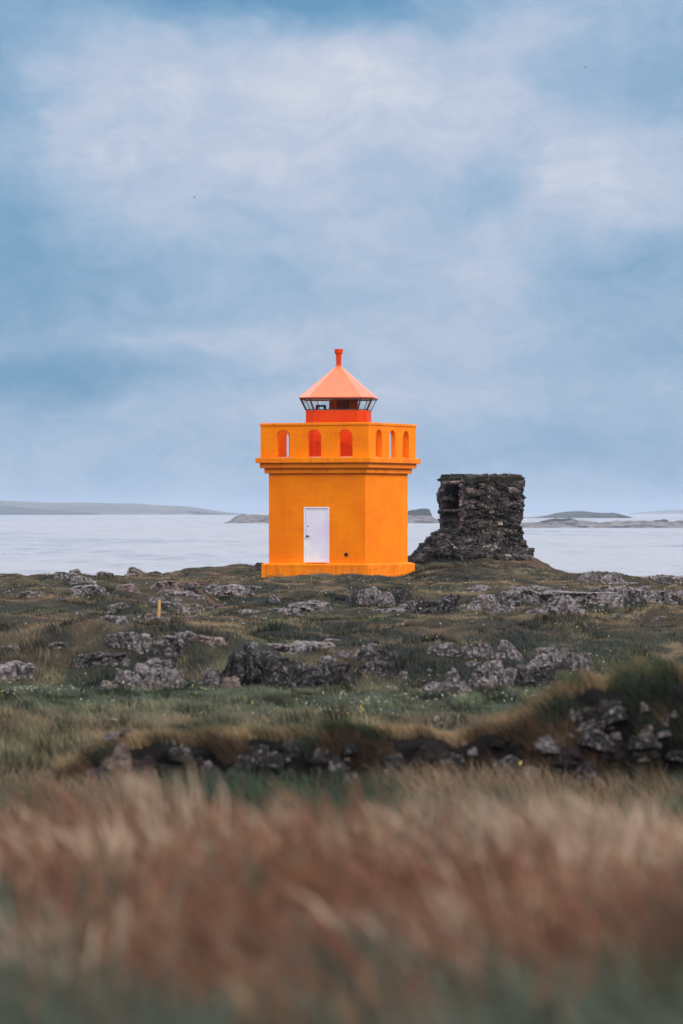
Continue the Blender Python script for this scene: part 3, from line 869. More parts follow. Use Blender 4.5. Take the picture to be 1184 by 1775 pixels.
# turf cap
nxc = 26
gx, gy = np.meshgrid(np.linspace(-1, 1, nxc), np.linspace(-1, 1, nxc), indexing='ij')
cz = .07 * fbm(gx * 3, gy * 3, oct=3, seed=77) + .10 * (1 - np.maximum(np.abs(gx), np.abs(gy)) ** 4)
top = np.stack([(gx * (RS + .07 + .04 * fbm(gx * 5, gy * 5, seed=78))).ravel(), (gy * (RS + .07 + .04 * fbm(gx * 5 + 9, gy * 5, seed=79))).ravel(), (RH - .16 + cz).ravel()], 1)
bot = top.copy(); bot[:, 2] = RH - .30; bot[:, :2] *= .97
i = np.arange(nxc * nxc).reshape(nxc, nxc)
qt = np.stack([i[:-1, :-1].ravel(), i[1:, :-1].ravel(), i[1:, 1:].ravel(), i[:-1, 1:].ravel()], 1)
bd = np.concatenate([i[:-1, 0], i[-1, :-1], i[1:, -1][::-1], i[0, 1:][::-1]])
sq = np.stack([np.roll(bd, -1), bd, bd + nxc * nxc, np.roll(bd, -1) + nxc * nxc], 1)
VV = np.concatenate([top, bot])
capc = np.tile(np.array((.035, .036, .024)), (len(VV), 1)) * (1 + .6 * fbm(VV[:, 0] * 4, VV[:, 1] * 4, oct=3, seed=80))[:, None]
obj_np('turf_cap', VV, [qt, (qt + nxc * nxc)[:, ::-1], sq], M_TURF, capc, parent=ruin)
# collapsed rubble skirt to the left and front
sk = StoneMesh(21)
for k in range(1500):
    # world offsets from the tower axis
    t = sk.r.random(); ang = sk.r.uniform(R(165), R(330)); rad = sk.r.uniform(1.1, 3.5)
    wx, wy = rad * math.cos(ang), rad * math.sin(ang) * .9
    u = CX + (RX + wx) * F / (RD + wy)
    hmax_ = np.interp(u, [676, 700, 725, 755, 790, 830, 880, 918, 930], [.0, .45, .85, 1.30, 1.0, .50, .25, .35, .0])
    fall = max(0, 1 - max(0, rad - 1.35) / 2.6)
    hz = hmax_ * fall ** .8
    if hz < .05 or u > 918: continue
    zg = float(T(np.array([RX + wx]), np.array([RD + wy]))[0])
    s0 = sk.r.uniform(.14, .36)
    ca_, sa_ = math.cos(-R(27)), math.sin(-R(27))
    lx_, ly_ = wx * ca_ - wy * sa_, wx * sa_ + wy * ca_
    sk.add((lx_, ly_, zg - RZB + hz * sk.r.uniform(.35, 1.0)), s0 * 1.3, s0, s0 * .55, sk.r.uniform(0, 6.28), sk.r.normal(0, .3))
sk.build('rubble_heap', M_RUIN, ruin)

# ================================================================== rocks
def ico(sub):
    bm = bmesh.new(); bmesh.ops.create_icosphere(bm, subdivisions=sub, radius=1.0)
    bm.verts.ensure_lookup_table()
    V = np.array([v.co[:] for v in bm.verts]); Fc = np.array([[v.index for v in f.verts] for f in bm.faces]); bm.free()
    return V, Fc
ICO4 = ico(4); ICO5 = ico(5)
def lump(seed, style, sub):
    r = np.random.default_rng(seed)
    V0, Fc = sub
    v = V0.copy()
    boxy = {'slab': 4.5, 'block': 4.0, 'dome': 2.6, 'ledge': 5.0, 'point': 2.0}[style]
    v = v / ((np.abs(v) ** boxy).sum(1) ** (1 / boxy))[:, None]
    for k in range(12):                                   # broken facets
        nv = r.normal(0, 1, 3); nv[2] = abs(nv[2]) * (.9 if style in ('dome', 'slab') else .5); nv /= np.linalg.norm(nv)
        dd = v @ nv - r.uniform(.50, .92)
        v = v - np.outer(np.maximum(dd, 0), nv) * .95
    o = r.uniform(0, 100, 3)
    n1 = fbm(v[:, 0] * 1.4 + o[0], v[:, 1] * 1.4 + o[1], v[:, 2] * 1.4 + o[2], 3, seed)
    n2 = fbm(v[:, 0] * 3.6 + o[1], v[:, 1] * 3.6 + o[2], v[:, 2] * 5 + o[0], 4, seed + 5, .65)
    rg = 1 - np.abs(fbm(v[:, 0] * 2.6 + o[2], v[:, 1] * 2.6 + o[0], v[:, 2] * 3.4 + o[1], 3, seed + 9)) * 2
    v = v * (1 + .20 * n1 + .095 * n2 - .34 * np.clip(rg - .70, 0, 1) / .30)[:, None]
    if style in ('slab', 'ledge'):                        # bedding steps
        q = (v[:, 2] + .35 * n1) * 3.0; fr = q - np.floor(q)
        cut = .12 * np.exp(-((fr - .5) / .16) ** 2)
        v[:, :2] *= (1 - cut)[:, None]
    if style in ('slab', 'ledge', 'block'):               # beds stand out or weather back as whole layers
        th = np.arctan2(v[:, 1], v[:, 0])
        q = (v[:, 2] + .25 * n1) * (3.4 if style != 'block' else 2.4); ly_ = np.floor(q); fr = q - ly_
        amp = fbm(ly_ * 7.31 + o[0], np.cos(th) * 1.3 + o[1], np.sin(th) * 1.3 + o[2], 2, seed + 13)
        v[:, :2] *= (1 + .34 * amp * sstep(np.minimum(fr, 1 - fr), 0, .12))[:, None]
    return v, Fc
def rock_np(seed, sx, sy, sz, style, big=False):
    r = np.random.default_rng(seed * 3 + 1)
    parts = []
    if style in ('slab', 'ledge'): nl = 5 if big else 3
    elif style == 'block': nl = 4 if big else 2
    elif style == 'dome': nl = 2
    else: nl = 1
    for k in range(nl):
        v, Fc = lump(seed * 17 + k * 31, style, ICO5 if (big and k < 2) else ICO4)
        if nl == 1: c, sc = (0, 0, 0), (1, 1, 1)
        else:
            t = (k + .5) / nl * 2 - 1
            w = r.uniform(.42, .72) if nl > 2 else r.uniform(.62, .85)
            c = (t * (1 - w * .75) + r.normal(0, .05), r.uniform(-.35, .35), r.uniform(-.36, -.02))
            sc = (w, r.uniform(.6, .9), r.uniform(.65, 1.05))
            if k == nl // 2: c = (c[0], c[1], 0); sc = (sc[0], sc[1], 1.0)
        v = v * np.array(sc)
        a = r.normal(0, .10); ca_, sa_ = math.cos(a), math.sin(a)
        v = np.stack([v[:, 0] * ca_ - v[:, 2] * sa_, v[:, 1], v[:, 0] * sa_ + v[:, 2] * ca_], 1) + np.array(c)
        if style == 'point':
            t = np.clip(v[:, 2], 0, 1); v[:, 0] = v[:, 0] * (1 - .55 * t) - .35 * t
        parts.append((v, Fc))
    V = np.concatenate([p[0] for p in parts])
    off = np.cumsum([0] + [len(p[0]) for p in parts])[:-1]
    Fa = np.concatenate([p[1] + o for p, o in zip(parts, off)])
    mx = np.percentile(np.abs(V[:, 0]), 99.5); V[:, 0] /= mx; V[:, 2] /= np.percentile(V[:, 2], 97)
    kk = {'slab': (.55, .22), 'ledge': (.62, .28), 'block': (.75, .45), 'dome': (.85, .7), 'point': (1.0, 1.0)}[style]
    V[:, 2] = np.where(V[:, 2] > kk[0], kk[0] + (V[:, 2] - kk[0]) * kk[1], V[:, 2])
    V[:, 2] /= np.percentile(V[:, 2], 98.5)
    V[:, 2] = np.where(V[:, 2] < -.4, -.4 + (V[:, 2] + .4) * .3, V[:, 2])
    return V * np.array((sx, sy, sz)), Fa

# (photo px centre, foot y, width, height, style, material, label)
A, D, E = M_ROCK, M_ROCK_DARK, M_ROCK_RED
rocks = [
 (118,1004,50,18,'dome',A,'rounded grey boulder breaking the skyline left of the wooden stake'),
 (237,993,38,14,'point',A,'sharp-tipped rock on the skyline above the wooden stake'),
 (182,998,26,7,'slab',A,'low grey stone on the skyline between the rounded boulder and the sharp-tipped rock'),
 (271,993,26,5,'slab',D,'thin dark stone on the skyline just right of the sharp-tipped rock'),
 (446,990,38,15,'dome',D,'dark hump of rock against the left end of the orange plinth'),
 (1058,1013,52,20,'dome',A,'domed boulder with a dark crest on the shoreline right of the ruin'),
 (1049,997,16,7,'dome',D,'small black stone perched on the domed shoreline boulder'),
 (1022,1008,44,14,'slab',A,'pale split rock on the shoreline between ruin and domed boulder'),
 (1160,1014,80,16,'slab',A,'flat skyline slab at the far right shore'),
 (1095,1016,40,6,'slab',A,'low stone in the gap of the right-hand skyline'),
 (140,1014,52,14,'slab',A,'stepped grey rock under the rounded skyline boulder'),
 (152,1032,70,18,'slab',A,'wide tilted slab with a mossy underside on the left slope'),
 (222,1024,44,11,'slab',E,'red-brown ledge on the left slope below the sharp-tipped rock'),
 (286,1026,60,20,'slab',E,'pinkish layered slab up the slope from the wooden stake'),
 (302,1034,62,11,'slab',A,'grey tongue of rock just above the wooden stake'),
 (283,1046,58,11,'slab',A,'pale cracked slab right behind the wooden stake'),
 (297,1053,48,9,'slab',A,'low shelf of rock beside the wooden stake'),
 (52,1038,50,12,'slab',A,'flat pale rock among white flowers near the left edge'),
 (105,1046,24,9,'dome',D,'small dark stone on the left slope under the tilted slab'),
 (205,1058,46,12,'slab',A,'broken slab halfway between left edge and wooden stake'),
 (197,1080,50,12,'slab',A,'flaky low rock down the slope from the wooden stake'),
 (275,1078,46,8,'slab',A,'flat stone at the foot of the wooden stake'),
 (402,1032,84,18,'slab',A,'long pale slab on the slope left of the lighthouse'),
 (340,1018,30,8,'slab',E,'small reddish stone uphill of the long pale slab'),
 (366,1022,30,8,'slab',A,'grey stone touching the upper end of the long pale slab'),
 (312,1065,38,14,'dome',A,'pinkish rock a step right of the wooden stake'),
 (341,1061,24,14,'dome',A,'little grey block squeezed between pinkish rock and red rock'),
 (368,1060,34,13,'block',E,'red lichen-stained rock on the slope left of the lighthouse'),
 (345,1038,26,6,'slab',A,'thin stone below the long pale slab'),
 (479,1046,22,15,'point',A,'small leaning stone in the dark hollow before the lighthouse'),
 (432,1068,46,8,'slab',A,'low flat rock in dry grass left of the lighthouse front'),
 (545,1060,90,17,'slab',A,'broad pale slab lying in front of the lighthouse door'),
 (492,1064,60,8,'slab',A,'low cracked toe of the broad pale slab'),
 (618,1046,34,26,'block',D,'dark block at the left end of the boulder cluster before the lighthouse'),
 (640,1050,58,34,'dome',A,'rounded boulder in the middle of the cluster before the lighthouse'),
 (664,1054,36,28,'block',A,'pale pitted boulder at the front of the cluster before the lighthouse'),
 (692,1044,46,30,'block',D,'tallest dark boulder at the back of the cluster before the lighthouse'),
 (716,1056,66,14,'slab',A,'flat shelf of rock right of the boulder cluster'),
 (682,1063,80,6,'slab',A,'thin slab along the foot of the boulder cluster'),
 (763,1064,84,30,'block',D,'large squat boulder with a dark broken face below the ruin'),
 (834,1027,50,13,'dome',A,'smooth pale oval rock on the turf below the ruin'),
 (832,1058,52,30,'block',A,'fractured rock between the squat boulder and the striped mound'),
 (866,1060,44,20,'dome',A,'low rounded rock at the foot of the fractured rock'),
 (905,1046,80,24,'slab',A,'stepped ledge behind the striped mound'),
 (973,1068,100,36,'dome',A,'big striped mound of rock on the slope right of the ruin'),
 (925,1031,80,14,'slab',A,'upper bench of rock to the right of the smooth oval rock'),
 (1000,1042,130,16,'slab',A,'long bench of pinkish rock running towards the right shore'),
 (1050,1032,76,16,'slab',A,'pale bench just below the domed shoreline boulder'),
 (1052,1053,70,10,'slab',A,'low ledge dipping into grass below the long bench'),
 (1106,1046,70,22,'slab',A,'overhung shelf of rock at the right, dark beneath'),
 (1166,1048,80,20,'slab',A,'thick tilted slab at the right edge'),
 (1139,1078,28,9,'dome',A,'lone pale stone in the grass at the right'),
 (1072,1074,22,7,'slab',A,'small flat stone in grass under the low ledge'),
 (322,1108,52,13,'slab',A,'pale rock on the brow above the left outcrop'),
 (350,1112,80,6,'slab',E,'thin pink seam of rock on the brow above the left outcrop'),
 (222,1128,80,30,'ledge',A,'pale-topped ledge crowning the left outcrop'),
 (172,1156,96,24,'ledge',D,'dark lichen-flecked ledge at the left end of the outcrop'),
 (250,1152,60,26,'block',D,'shadowy block below the pale-topped ledge'),
 (288,1126,66,22,'slab',A,'round-backed slab right of the pale-topped ledge'),
 (306,1142,32,28,'block',D,'upright lichened stone below the round-backed slab'),
 (270,1168,52,24,'slab',A,'wedge of layered rock above the big layered rock'),
 (252,1198,112,42,'ledge',A,'big layered rock at the foot of the left outcrop'),
 (180,1196,30,14,'block',A,'little fallen rock left of the big layered rock'),
 (28,1176,78,26,'slab',A,'ribbed pale rock at the left edge'),
 (16,1128,36,8,'slab',A,'flat stone at the left edge above the ribbed rock'),
 (105,1124,48,8,'slab',A,'pale sliver of rock on the brow of the left slope'),
 (436,1188,130,68,'ledge',D,'broad dark cliff at the middle of the outcrop'),
 (492,1192,84,60,'dome',D,'bulging dark boulder with a whitish crown in the middle of the outcrop'),
 (560,1190,104,44,'ledge',D,'lichen-speckled wall of rock right of the bulging dark boulder'),
 (362,1190,50,34,'block',A,'jumbled pale rock at the left foot of the dark cliff'),
 (398,1192,34,20,'dome',E,'reddish stone at the foot of the dark cliff'),
 (515,1130,110,16,'slab',A,'flat whitish shelf on top of the bulging dark boulder'),
 (440,1122,36,9,'slab',A,'small cap of rock above the dark cliff'),
 (575,1116,40,6,'slab',A,'pale fleck of rock on the brow right of the whitish shelf'),
 (610,1144,46,18,'dome',A,'white-topped rock right of the whitish shelf'),
 (662,1150,86,24,'ledge',D,'dark ledge with lichen spots right of the white-topped rock'),
 (642,1174,60,28,'block',D,'speckled low block under the dark lichen-spotted ledge'),
 (590,1180,30,24,'block',D,'small speckled block at the end of the lichen-speckled wall'),
 (770,1138,66,22,'slab',A,'mottled ledge on the brow above the round lichened rock'),
 (826,1144,56,26,'slab',A,'pale creased rock in the middle of the right outcrop'),
 (884,1142,50,32,'point',A,'peaked pale rock on top of the right outcrop'),
 (774,1202,76,46,'dome',A,'round lichened rock standing alone before the right outcrop'),
 (858,1196,86,46,'ledge',A,'overhanging slanted slab at the left of the right outcrop'),
 (926,1196,84,46,'dome',D,'brown-grey dome at the front of the right outcrop'),
 (948,1164,72,36,'block',A,'cracked pale rock above the brown-grey dome'),
 (960,1142,66,22,'slab',A,'top slab at the back of the right outcrop'),
 (1004,1164,50,34,'block',A,'lichened end rock of the right outcrop beside the turf wall'),
]
rock_foot = []
_rf = np.random.default_rng(5)
frag_zones = [((140, 330), (1110, 1205), 12, 'small broken rock half sunk in turf about the left outcrop'), ((350, 700), (1115, 1205), 14, 'small broken rock half sunk in turf about the middle outcrop'),
              ((730, 1040), (1120, 1205), 14, 'small broken rock half sunk in turf about the right outcrop'), ((860, 1184), (1020, 1062), 12, 'small broken rock among the benches below the right shoreline'),
              ((60, 440), (1012, 1075), 14, 'small broken rock scattered on the slope around the wooden stake')]
nmain = len(rocks)
for (xa, xb), (ya, yb), cnt, lab in frag_zones:
    for _ in range(cnt):
        w0 = _rf.uniform(12, 34)
        rocks.append((_rf.uniform(xa, xb), _rf.uniform(ya, yb), w0, w0 * _rf.uniform(.22, .5), ['slab', 'block', 'slab'][int(_rf.integers(0, 3))], [A, D, A][int(_rf.integers(0, 3))], lab))
for k, (rx, ry, rw, rh, style, mt, lab) in enumerate(rocks):
    gx_, gy_, gz_ = ground_hit(rx, ry)
    s = gy_ / F
    sx = rw * s * .61; sy = sx * (.75 if style != 'slab' else .9); 
    sink = .06 + .20 * rh * s
    vis = rh * s
    sz = (vis * (.88 if style in ('slab', 'point') else .84) + .01 + sink) / 1.42
    big = rw > 75
    vv, ff = rock_np(100 + k, sx, sy, sz, style, big)
    nm = {'slab': 'rock_slab', 'block': 'boulder', 'dome': 'boulder', 'ledge': 'rock_ledge', 'point': 'rock'}[style]
    o = obj_np(nm, vv, [ff], mt, smooth=False)
    cy_ = gy_ + sy * .75
    zc = gz_ - sink + .42 * sz
    o.location = (gx_, cy_, zc)
    o.rotation_euler = (0, 0, rng.uniform(-.25, .25))
    tag(o, lab, {'slab': 'rock', 'block': 'boulder', 'dome': 'boulder', 'ledge': 'rock', 'point': 'rock'}[style], kind='thing', group=None if k < nmain else lab.replace('small broken rock', 'small broken rocks'))
    rock_foot.append((gx_, cy_, sx, sy))
rock_foot = np.array(rock_foot)
def on_rock(x, y, grow=0.9):
    w = np.zeros(len(x), bool)
    for (gx_, gy_, sx, sy) in rock_foot:
        w |= (((x - gx_) / (sx * grow)) ** 2 + ((y - gy_) / (sy * grow)) ** 2) < 1
    return w

# ================================================================== turf wall (old field bank) in the middle distance
BD = 33.6
bh_tab = np.array([(100, 0), (130, .04), (165, .22), (215, .34), (300, .35), (400, .38), (470, .36), (560, .40), (640, .42), (760, .41), (830, .47), (900, .52), (960, .64),
                   (1010, .78), (1060, .92), (1100, .97), (1184, .90), (1300, .85), (1500, .7), (1700, .3), (1800, 0)])
def bank_h(px): return np.interp(px, bh_tab[:, 0], bh_tab[:, 1])
nx_, nt_ = 560, 40
pxs = np.linspace(105, 1795, nx_)
tt = np.linspace(0, 1, nt_)
# cross-section: steep ragged face, rounded crown, long back slope
sec_y = np.interp(tt, [0, .12, .45, .6, .75, 1], [-.30, -.05, .10, .38, .85, 1.9])
sec_z = np.interp(tt, [0, .12, .45, .6, .75, 1], [-.10, .04, .84, 1.0, .86, -.08])
PX, TTg = np.meshgrid(pxs, tt, indexing='ij')
xw = px_x(PX, BD)
hb = bank_h(PX)
wob = .16 * fbm(xw * 1.1, TTg * 0, oct=3, seed=131)
yw = BD + wob + sec_y[None] * (.6 + .5 * hb) + .10 * fbm(xw * 3.5, TTg * 5, oct=4, seed=133) * (hb > .05)
zw = T(xw.ravel(), yw.ravel()).reshape(xw.shape) + sec_z[None] * hb * (1 + .30 * fbm(xw * 1.9, TTg * 0 + 3, oct=3, seed=137)) + .05 * fbm(xw * 4, TTg * 6, oct=3, seed=139) * np.minimum(1, hb * 4) - .03
Vb = np.stack([xw.ravel(), yw.ravel(), zw.ravel()], 1)
ib = np.arange(nx_ * nt_).reshape(nx_, nt_)
qb = np.stack([ib[:-1, :-1].ravel(), ib[1:, :-1].ravel(), ib[1:, 1:].ravel(), ib[:-1, 1:].ravel()], 1)
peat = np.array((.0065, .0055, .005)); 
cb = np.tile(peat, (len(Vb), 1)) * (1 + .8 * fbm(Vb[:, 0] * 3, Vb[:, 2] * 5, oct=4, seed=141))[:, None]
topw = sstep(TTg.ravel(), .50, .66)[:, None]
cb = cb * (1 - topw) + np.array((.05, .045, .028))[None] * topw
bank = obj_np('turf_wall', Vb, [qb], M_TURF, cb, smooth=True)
tag(bank, 'old grass-topped turf and stone wall with a dark undercut face in front of the meadow', 'wall', kind='thing')
# stones showing in the wall: parts of it
stones = [(197,1280,30,16,A),(218,1275,24,13,D),(284,1285,22,12,A),(300,1292,12,14,A),(252,1292,18,14,A),(150,1302,26,14,E),(200,1318,58,46,E),(170,1310,40,26,E),
          (288,1342,18,16,A),(358,1330,24,18,A),(345,1322,22,14,D),(508,1302,36,28,D),(560,1310,34,26,D),(605,1300,22,16,D),(660,1322,18,14,D),(692,1320,9,9,A),
          (500,1318,8,7,A),(580,1330,40,28,D),(610,1352,30,20,A),(988,1245,20,24,A),(1028,1262,60,26,A),(940,1292,72,28,A),(915,1356,58,44,E),(1010,1345,66,40,D),
          (985,1330,22,12,A),(1118,1268,26,16,A),(1115,1228,20,16,A),(1152,1250,18,22,A),(1058,1308,22,12,A),(1098,1292,26,12,A),(1130,1292,30,12,E),(1165,1240,20,10,A),
          (860,1350,40,24,D),(455,1330,30,22,D),(1060,1345,40,26,D),(1170,1312,30,18,D),(760,1335,26,18,D),(985,1282,22,20,E)]
_r = np.random.default_rng(77)
for k in range(60):
    px_s = _r.uniform(150, 1184)
    top_ = CY + (H - (.06 + float(bank_h(px_s)) * .85)) * F / BD; bot_ = 1350
    w0 = _r.uniform(10, 26) if k < 26 else _r.uniform(26, 66)
    stones.append((px_s, top_ + (bot_ - top_) * _r.uniform(.15, .95), w0, w0 * _r.uniform(.40, .62), ([A, A, D, E][int(_r.integers(0, 4))] if k < 26 else [D, D, M_ROCK_PEAT][k % 3])))
for k, (sx_, sy_, sw, sh, mt) in enumerate(stones):
    # front face of the wall at that height
    zt_ = H - (sy_ - CY) * BD / F
    j = int(np.argmin(np.abs(pxs - sx_)))
    kk = int(np.argmin(np.abs(zw[j, :24] - zt_)))
    s = BD / F
    vv, ff = rock_np(900 + k, sw * s * .58, sw * s * .5, sh * s * .62, 'block' if k % 3 else 'dome')
    o = obj_np('stone', vv, [ff], mt, parent=bank, smooth=True)
    o.location = (px_x(sx_, yw[j, kk]), yw[j, kk] - sw * s * .02, zt_)
    o.rotation_euler = (0, rng.uniform(-.35, .35), rng.uniform(-.5, .5))

# ================================================================== wooden marker stake
gx_, gy_, gz_ = ground_hit(275, 1072)
bm = bmesh.new()
w_ = 2.1 * gy_ / F; hs0 = 33 * gy_ / F
add_loft(bm, [[(-w_, -w_, -.2), (w_, -w_, -.2), (w_, w_, -.2), (-w_, w_, -.2)], [(-w_, -w_, .0), (w_, -w_, .0), (w_, w_, .0), (-w_, w_, .0)],
              [(-w_ + .008, -w_, hs0 - .02), (w_ + .008, -w_, hs0 - .02), (w_ + .008, w_, hs0 - .02), (-w_ + .008, w_, hs0 - .02)],
              [(-w_ + .014, -w_ * .8, hs0 - .003), (w_ + .002, -w_ * .8, hs0), (w_ + .002, w_ * .8, hs0), (-w_ + .014, w_ * .8, hs0 - .003)]])
stk = obj_bm('marker_stake', bm, plain('orange_stake_wood', (.48, .25, .085), .7, 0, .25, 9.0), None, .003)
stk.location = (gx_, gy_, gz_ - .02); stk.rotation_euler = (0, R(1.5), R(18))
tag(stk, 'thin orange-tan wooden stake standing among slabs on the left slope', 'stake')

# ================================================================== grass
def blade_mesh(name, P3, hgt, wid, yaw, lean, cb_, ct_, mat, segs=2, kind_label=None, cat='grass', curve=None):
    """P3 (n,3) roots; lean (n,2) horizontal tip offset; cb/ct root and tip colour"""
    n_ = len(P3)
    wx, wy = np.cos(yaw) * wid * .5, np.sin(yaw) * wid * .5
    lev = np.linspace(0, 1, segs + 1)
    Vs, Cs = [], []
    for k, t in enumerate(lev):
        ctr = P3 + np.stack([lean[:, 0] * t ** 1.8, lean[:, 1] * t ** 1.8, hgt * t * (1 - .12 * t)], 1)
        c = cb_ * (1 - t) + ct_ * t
        if k == segs:
            Vs.append(ctr[:, None]); Cs.append(c[:, None])
        else:
            w = (1 - t) ** .7 + .08
            off = np.stack([wx * w, wy * w, 0 * wx], 1)
            Vs.append(np.stack([ctr - off, ctr + off], 1)); Cs.append(np.stack([c, c], 1))
    Vv = np.concatenate(Vs, 1); Cc = np.concatenate(Cs, 1)
    nv = Vv.shape[1]
    base = (np.arange(n_) * nv)[:, None]
    fl = []
    for k in range(segs - 1):
        fl.append(base + np.array([[2 * k, 2 * k + 1, 2 * k + 3, 2 * k + 2]]))
    fl.append(base + np.array([[2 * segs - 2, 2 * segs - 1, 2 * segs]]))
    o = obj_np(name, Vv.reshape(-1, 3), fl, mat, Cc.reshape(-1, 3))
    tag(o, kind_label, cat, kind='stuff')
    return o

def scatter(n_, y0, y1, hw=lambda y: .1 * y + 1.8, power=1.0):
    # uniform in area over the fan
    y = y0 + (y1 - y0) * rng.random(int(n_ * 1.0)) ** power
    wmax = hw(y1)
    keep = rng.random(len(y)) < hw(y) / wmax
    y = y[keep]
    x = (rng.random(len(y)) * 2 - 1) * hw(y)
    return x, y

# -- short turf of the middle distance and the headland
def clump(x, y, s, seed): return fbm(x * s, y * s * .5, oct=3, seed=seed)
x, y = scatter(1150000, 31.5, 161)
ok = ~on_rock(x, y, .74)
lx = (x - LX) * math.cos(TH) - (y - LY) * math.sin(TH); ly = (x - LX) * math.sin(TH) + (y - LY) * math.cos(TH)
ok &= ~((np.abs(lx) < P0 + .03) & (np.abs(ly) < P0 + .03))
ok &= ~(((x - RX) ** 2 + (y - RD) ** 2) < 2.1 ** 2)
ub = CX + x * F / y
ok &= ~((np.abs(y - BD) < 1.2) & (ub > 130))
x, y = x[ok], y[ok]
z = T(x, y)
n_ = len(x)
cl_ = clump(x, y, 1.1, 201)
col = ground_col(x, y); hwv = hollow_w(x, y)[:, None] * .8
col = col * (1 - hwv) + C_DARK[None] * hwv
hgt = (.055 + .075 * rng.random(n_)) * (1 + .9 * np.clip(cl_, -.6, 1)) * (1 + .4 * (1 - sstep(y, 45, 60)) - .58 * sstep(y, 58, 64)) * (1 + 1.1 * hwv[:, 0])
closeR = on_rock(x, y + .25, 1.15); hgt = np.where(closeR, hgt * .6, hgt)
col = np.where(closeR[:, None], col * .45 + C_DARK[None] * .5, col)  # shade of the gaps around rocks put into the blade colour
nearL = np.exp(-(((x - LX) / 3.6) ** 2 + ((y - 139.5) / 4.5) ** 2)); hgt *= (1 - .45 * nearL)
wid = np.where(y < 60, .006, .0085) * (.7 + .8 * rng.random(n_))
yaw = rng.uniform(-.7, .7, n_)
hgt *= .86 * (1 - .25 * (1 - sstep(y, 38, 46)))
lean = np.stack([rng.normal(-.25, .45, n_) * hgt, rng.normal(0, .3, n_) * hgt], 1)
cl3 = fbm(x * 2.6, y * 1.0, oct=3, seed=203)
jit = ((1 + rng.normal(0, .25, n_)) * np.exp(1.2 * cl3 + .5 * cl_))[:, None].clip(.3, 2.2)
tuft = sstep(-cl3, .12, .30); hgt *= 1 + .7 * tuft
tf = (tuft * .65)[:, None]; col = col * (1 - tf) + C_DARK[None] * 1.1 * tf
pl_ = (sstep(cl3, .14, .34) * .55 * (1 - .65 * sstep(y, 40, 44) * (1 - sstep(y, 57, 60))))[:, None]; col = col * (1 - pl_) + C_TAN[None] * pl_
mdw = sstep(y, 40, 44) * (1 - sstep(y, 57, 60))
hgt *= 1 - .35 * mdw
dry = (rng.random(n_) < (.12 + .14 * (cl_ > 0)) * (1 - .7 * mdw))
hgt = np.where(dry, hgt * 1.45, hgt); wid = np.where(dry, wid * .7, wid); dry = dry[:, None]
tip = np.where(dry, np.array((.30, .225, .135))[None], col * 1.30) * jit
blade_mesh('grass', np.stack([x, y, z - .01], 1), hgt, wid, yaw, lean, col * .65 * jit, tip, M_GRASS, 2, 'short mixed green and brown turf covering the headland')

# -- turf-wall grass: crown and hanging fringe
npb = 110000
pb = rng.uniform(110, 1700, npb); tb = np.where(rng.random(npb) < .70, rng.uniform(.54, .95, npb), rng.uniform(.05, .55, npb))
fi = (pb - pxs[0]) / (pxs[-1] - pxs[0]) * (nx_ - 1); i0 = np.clip(fi.astype(int), 0, nx_ - 2)
ti = tb * (nt_ - 1); j0 = np.clip(ti.astype(int), 0, nt_ - 2)
a_, b_ = (fi - i0)[:, None], (ti - j0)[:, None]
G3 = np.stack([xw, yw, zw], 2)
Pb = (G3[i0, j0] * (1 - a_) + G3[i0 + 1, j0] * a_) * (1 - b_) + (G3[i0, j0 + 1] * (1 - a_) + G3[i0 + 1, j0 + 1] * a_) * b_
crown = tb > .52
patch = fbm(Pb[:, 0] * 1.3, Pb[:, 2] * 2, oct=3, seed=211)
mnd = sstep(pb, 800, 900)
keep = (crown & (rng.random(npb) < .6)) | (patch > .24 - .30 * mnd)
Pb, tb, crown, patch, mnd, pb = Pb[keep], tb[keep], crown[keep], patch[keep], mnd[keep], pb[keep]; n_ = len(Pb)
hgt = np.where(crown, rng.uniform(.03, .15, n_), rng.uniform(.05, .15, n_)) * (1 + .9 * np.clip(patch, -.6, 1)) * (1 + .35 * mnd)
front = crown & (tb < .66)
lean = np.stack([rng.normal(-.45, .35, n_) * hgt, np.where(front, -rng.uniform(-.2, .6, n_), rng.normal(0, .3, n_)) * hgt], 1)
hgt = np.where(front & (rng.random(n_) < .12), -hgt * .6, hgt)
w_tan = sstep(fbm(Pb[:, 0] * 1.8, Pb[:, 1] * 1.2, oct=3, seed=223) + .36 - .44 * sstep(pb, 900, 1050), -.10, .20)[:, None]
colb = np.array((.050, .060, .030))[None] * (1 - w_tan) + np.array((.205, .142, .078))[None] * w_tan
fc_ = (~crown)[:, None]
colb = np.where(fc_, np.where(fbm(Pb[:, 0] * 2.2, Pb[:, 2] * 3, oct=3, seed=229)[:, None] > .05, np.array((.085, .055, .034))[None], np.array((.026, .031, .019))[None]), colb) * ((1 + rng.normal(0, .28, n_)) * np.exp(1.0 * fbm(Pb[:, 0] * 3.5, Pb[:, 1] * 2, oct=3, seed=233)))[:, None].clip(.3, 2.2)
blade_mesh('grass', Pb, hgt, np.full(n_, .008), rng.uniform(-.8, .8, n_), lean, colb * .8, colb * 1.2, M_GRASS, 2, 'windblown dry and green grass on the crown of the turf wall')

